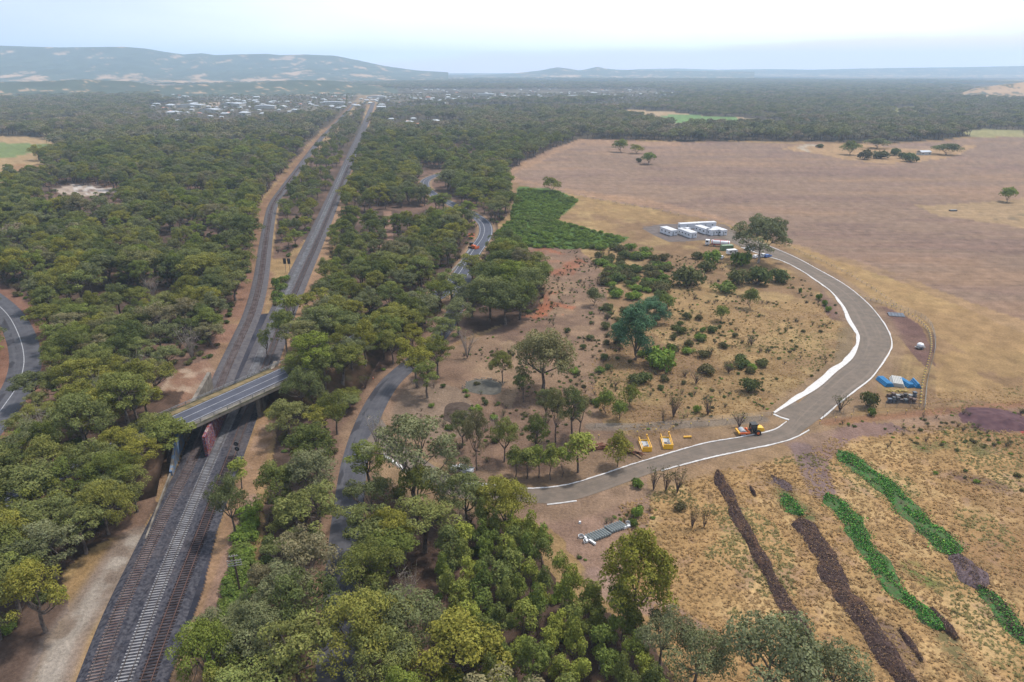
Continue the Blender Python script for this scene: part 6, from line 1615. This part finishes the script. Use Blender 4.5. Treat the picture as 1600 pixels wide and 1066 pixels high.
# the town: one object per house
def hmesh(seed, roofm):
    r = random.Random(seed); w, d, h = r.uniform(13, 20), r.uniform(9, 12), r.uniform(3.5, 4.5); mb = MB(); mb.box(0, 0, h / 2, w, d, h, mi=0); rh = 2.2; o = .6
    V = [(-w / 2 - o, -d / 2 - o, h), (w / 2 + o, -d / 2 - o, h), (w / 2 + o, d / 2 + o, h), (-w / 2 - o, d / 2 + o, h), (-w / 2 + d * .3, 0, h + rh), (w / 2 - d * .3, 0, h + rh)]
    mb.add(V, [(0, 1, 5, 4), (1, 2, 5), (2, 3, 4, 5), (3, 0, 4), (3, 2, 1, 0)], 1)
    for k in (-1, 1): mb.box(k * w * .28, -d / 2 - .04, h * .5, 1.8, .08, 1.3, mi=2)
    mb.box(0, -d / 2 - .04, 1.1, 1.0, .08, 2.1, mi=3); o_ = mb.build('town_house', [M['wallc'], roofm, M['glass'], M['silver']]); return o_
hp = [(hmesh(1, M['rw']), 'white'), (hmesh(2, M['rw']), 'white'), (hmesh(3, M['rg']), 'grey'), (hmesh(4, M['rr']), 'red')]
def big_shed(px, py, w, d): 
    mb = MB(); mb.box(0, 0, 3.2, w, d, 6.4, mi=0); mb.prism([(-w / 2 - .5, 6.4), (0, 8.2), (w / 2 + .5, 6.4)], -d / 2 - .5, d / 2 + .5, mi=1); return mb
rs_ = random.Random(12); nH = 0; firsts = set()
AREAS = [([(60,143),(160,143),(160,153),(60,153)], 22, 'in the small cluster left of the town'), (TOWN[0], 225, 'in the far band of the town below the hills'), (TOWN[1], 54, 'in the nearer part of the town left of the railway'), (TOWN[2], 12, 'among the trees right of the far end of the railway')]
spots = []
for poly, n, where in AREAS:
    xs = [p[0] for p in poly]; ys = [p[1] for p in poly]; k = 0; tr = 0
    while k < n and tr < 9000:
        tr += 1; px, py = rs_.uniform(min(xs), max(xs)), rs_.uniform(min(ys), max(ys))
        if not pip(np.array(px), np.array(py), poly): continue
        if where.startswith('in the far') and float(vnoise(np.array([px / 30]), np.array([py / 6]), 3)[0]) < .33: continue
        p = g(px, py)
        if any((p - q).length < 24 for q in spots): continue
        spots.append(p); k += 1
        i = rs_.choice([0, 0, 1, 1, 0, 2, 3]); src, colr = hp[i]
        if i not in firsts: firsts.add(i); o = src
        else: o = src.copy(); COL.objects.link(o)
        s = rs_.uniform(.5, .85) * (1.5 if rs_.random() < .08 else 1); o.location = p; o.rotation_euler = (0, 0, rs_.choice([0, math.pi / 2]) + rs_.uniform(-.5, .5)); o.scale = (s, s, s)
        o['label'] = f'{colr} roofed house {where}'; o['category'] = 'house'; o['group'] = f'{colr} roofed houses {where}'
for i, (px, py, w, d, lab) in enumerate([(300, 168, 60, 26, 'large flat white shed, leftmost of the big sheds in the near town'), (365, 166, 50, 30, 'large pale shed, middle of the big sheds in the near town'), (415, 170, 44, 24, 'large white shed, rightmost of the big sheds in the near town'), (330, 176, 40, 22, 'pale shed nearest the wood in the town'), (520, 164, 60, 22, 'long white building at the right end of the near town'), (590, 154, 55, 26, 'big white building on the skyline of the town centre'), (760, 150, 60, 26, 'big pale building right of the railway in the far town'), (815, 160, 80, 24, 'long white roof on the right side of the town'), (900, 153, 50, 20, 'white roof at the right edge of the town')]):
    o = big_shed(px, py, w, d).build('town_shed', [M['wallc'], M['rw']], label=lab, cat='shed'); o.location = g(px, py); o.rotation_euler.z = rs_.uniform(-.3, .3)
# thin litter on the earth
tag(MB().box(0, 0, .25, .5, .4, .5, taper=.8).build('bucket', M['white']), 'small white bucket alone on the pink dirt near the guardrail beams', 'bucket').location = g(906, 818)
# culvert marker, road cone near the old road
def cone(px, py, label):
    R_ = empty('traffic_cone', g(px, py), label=label, cat='traffic cone'); MB().tube([(0, 0, .03), (0, 0, .75)], [.2, .05], 10).build('body', M['orange'], R_); MB().box(0, 0, .02, .5, .5, .04).build('foot', M['black'], R_); MB().tube([(0, 0, .35), (0, 0, .5)], [.145, .115], 10).build('band', M['white'], R_)
cone(583, 592, 'orange traffic cone at the edge of the old road under the trees')
# ---------------------------------------------------------------- haze
hz = MB(); hz.box(0, 0, 184, 28400, 28400, 372)
m = bpy.data.materials.new('haze_air'); m.use_nodes = True; nt = m.node_tree; nt.nodes.clear()
pv = N(nt, 'ShaderNodeVolumePrincipled'); pv.inputs['Color'].default_value = (.61, .80, 1.0, 1); pv.inputs['Density'].default_value = HAZE; pv.inputs['Anisotropy'].default_value = 0.1
mo = N(nt, 'ShaderNodeOutputMaterial'); nt.links.new(pv.outputs[0], mo.inputs['Volume'])
hz.build('haze', m, kind='stuff')
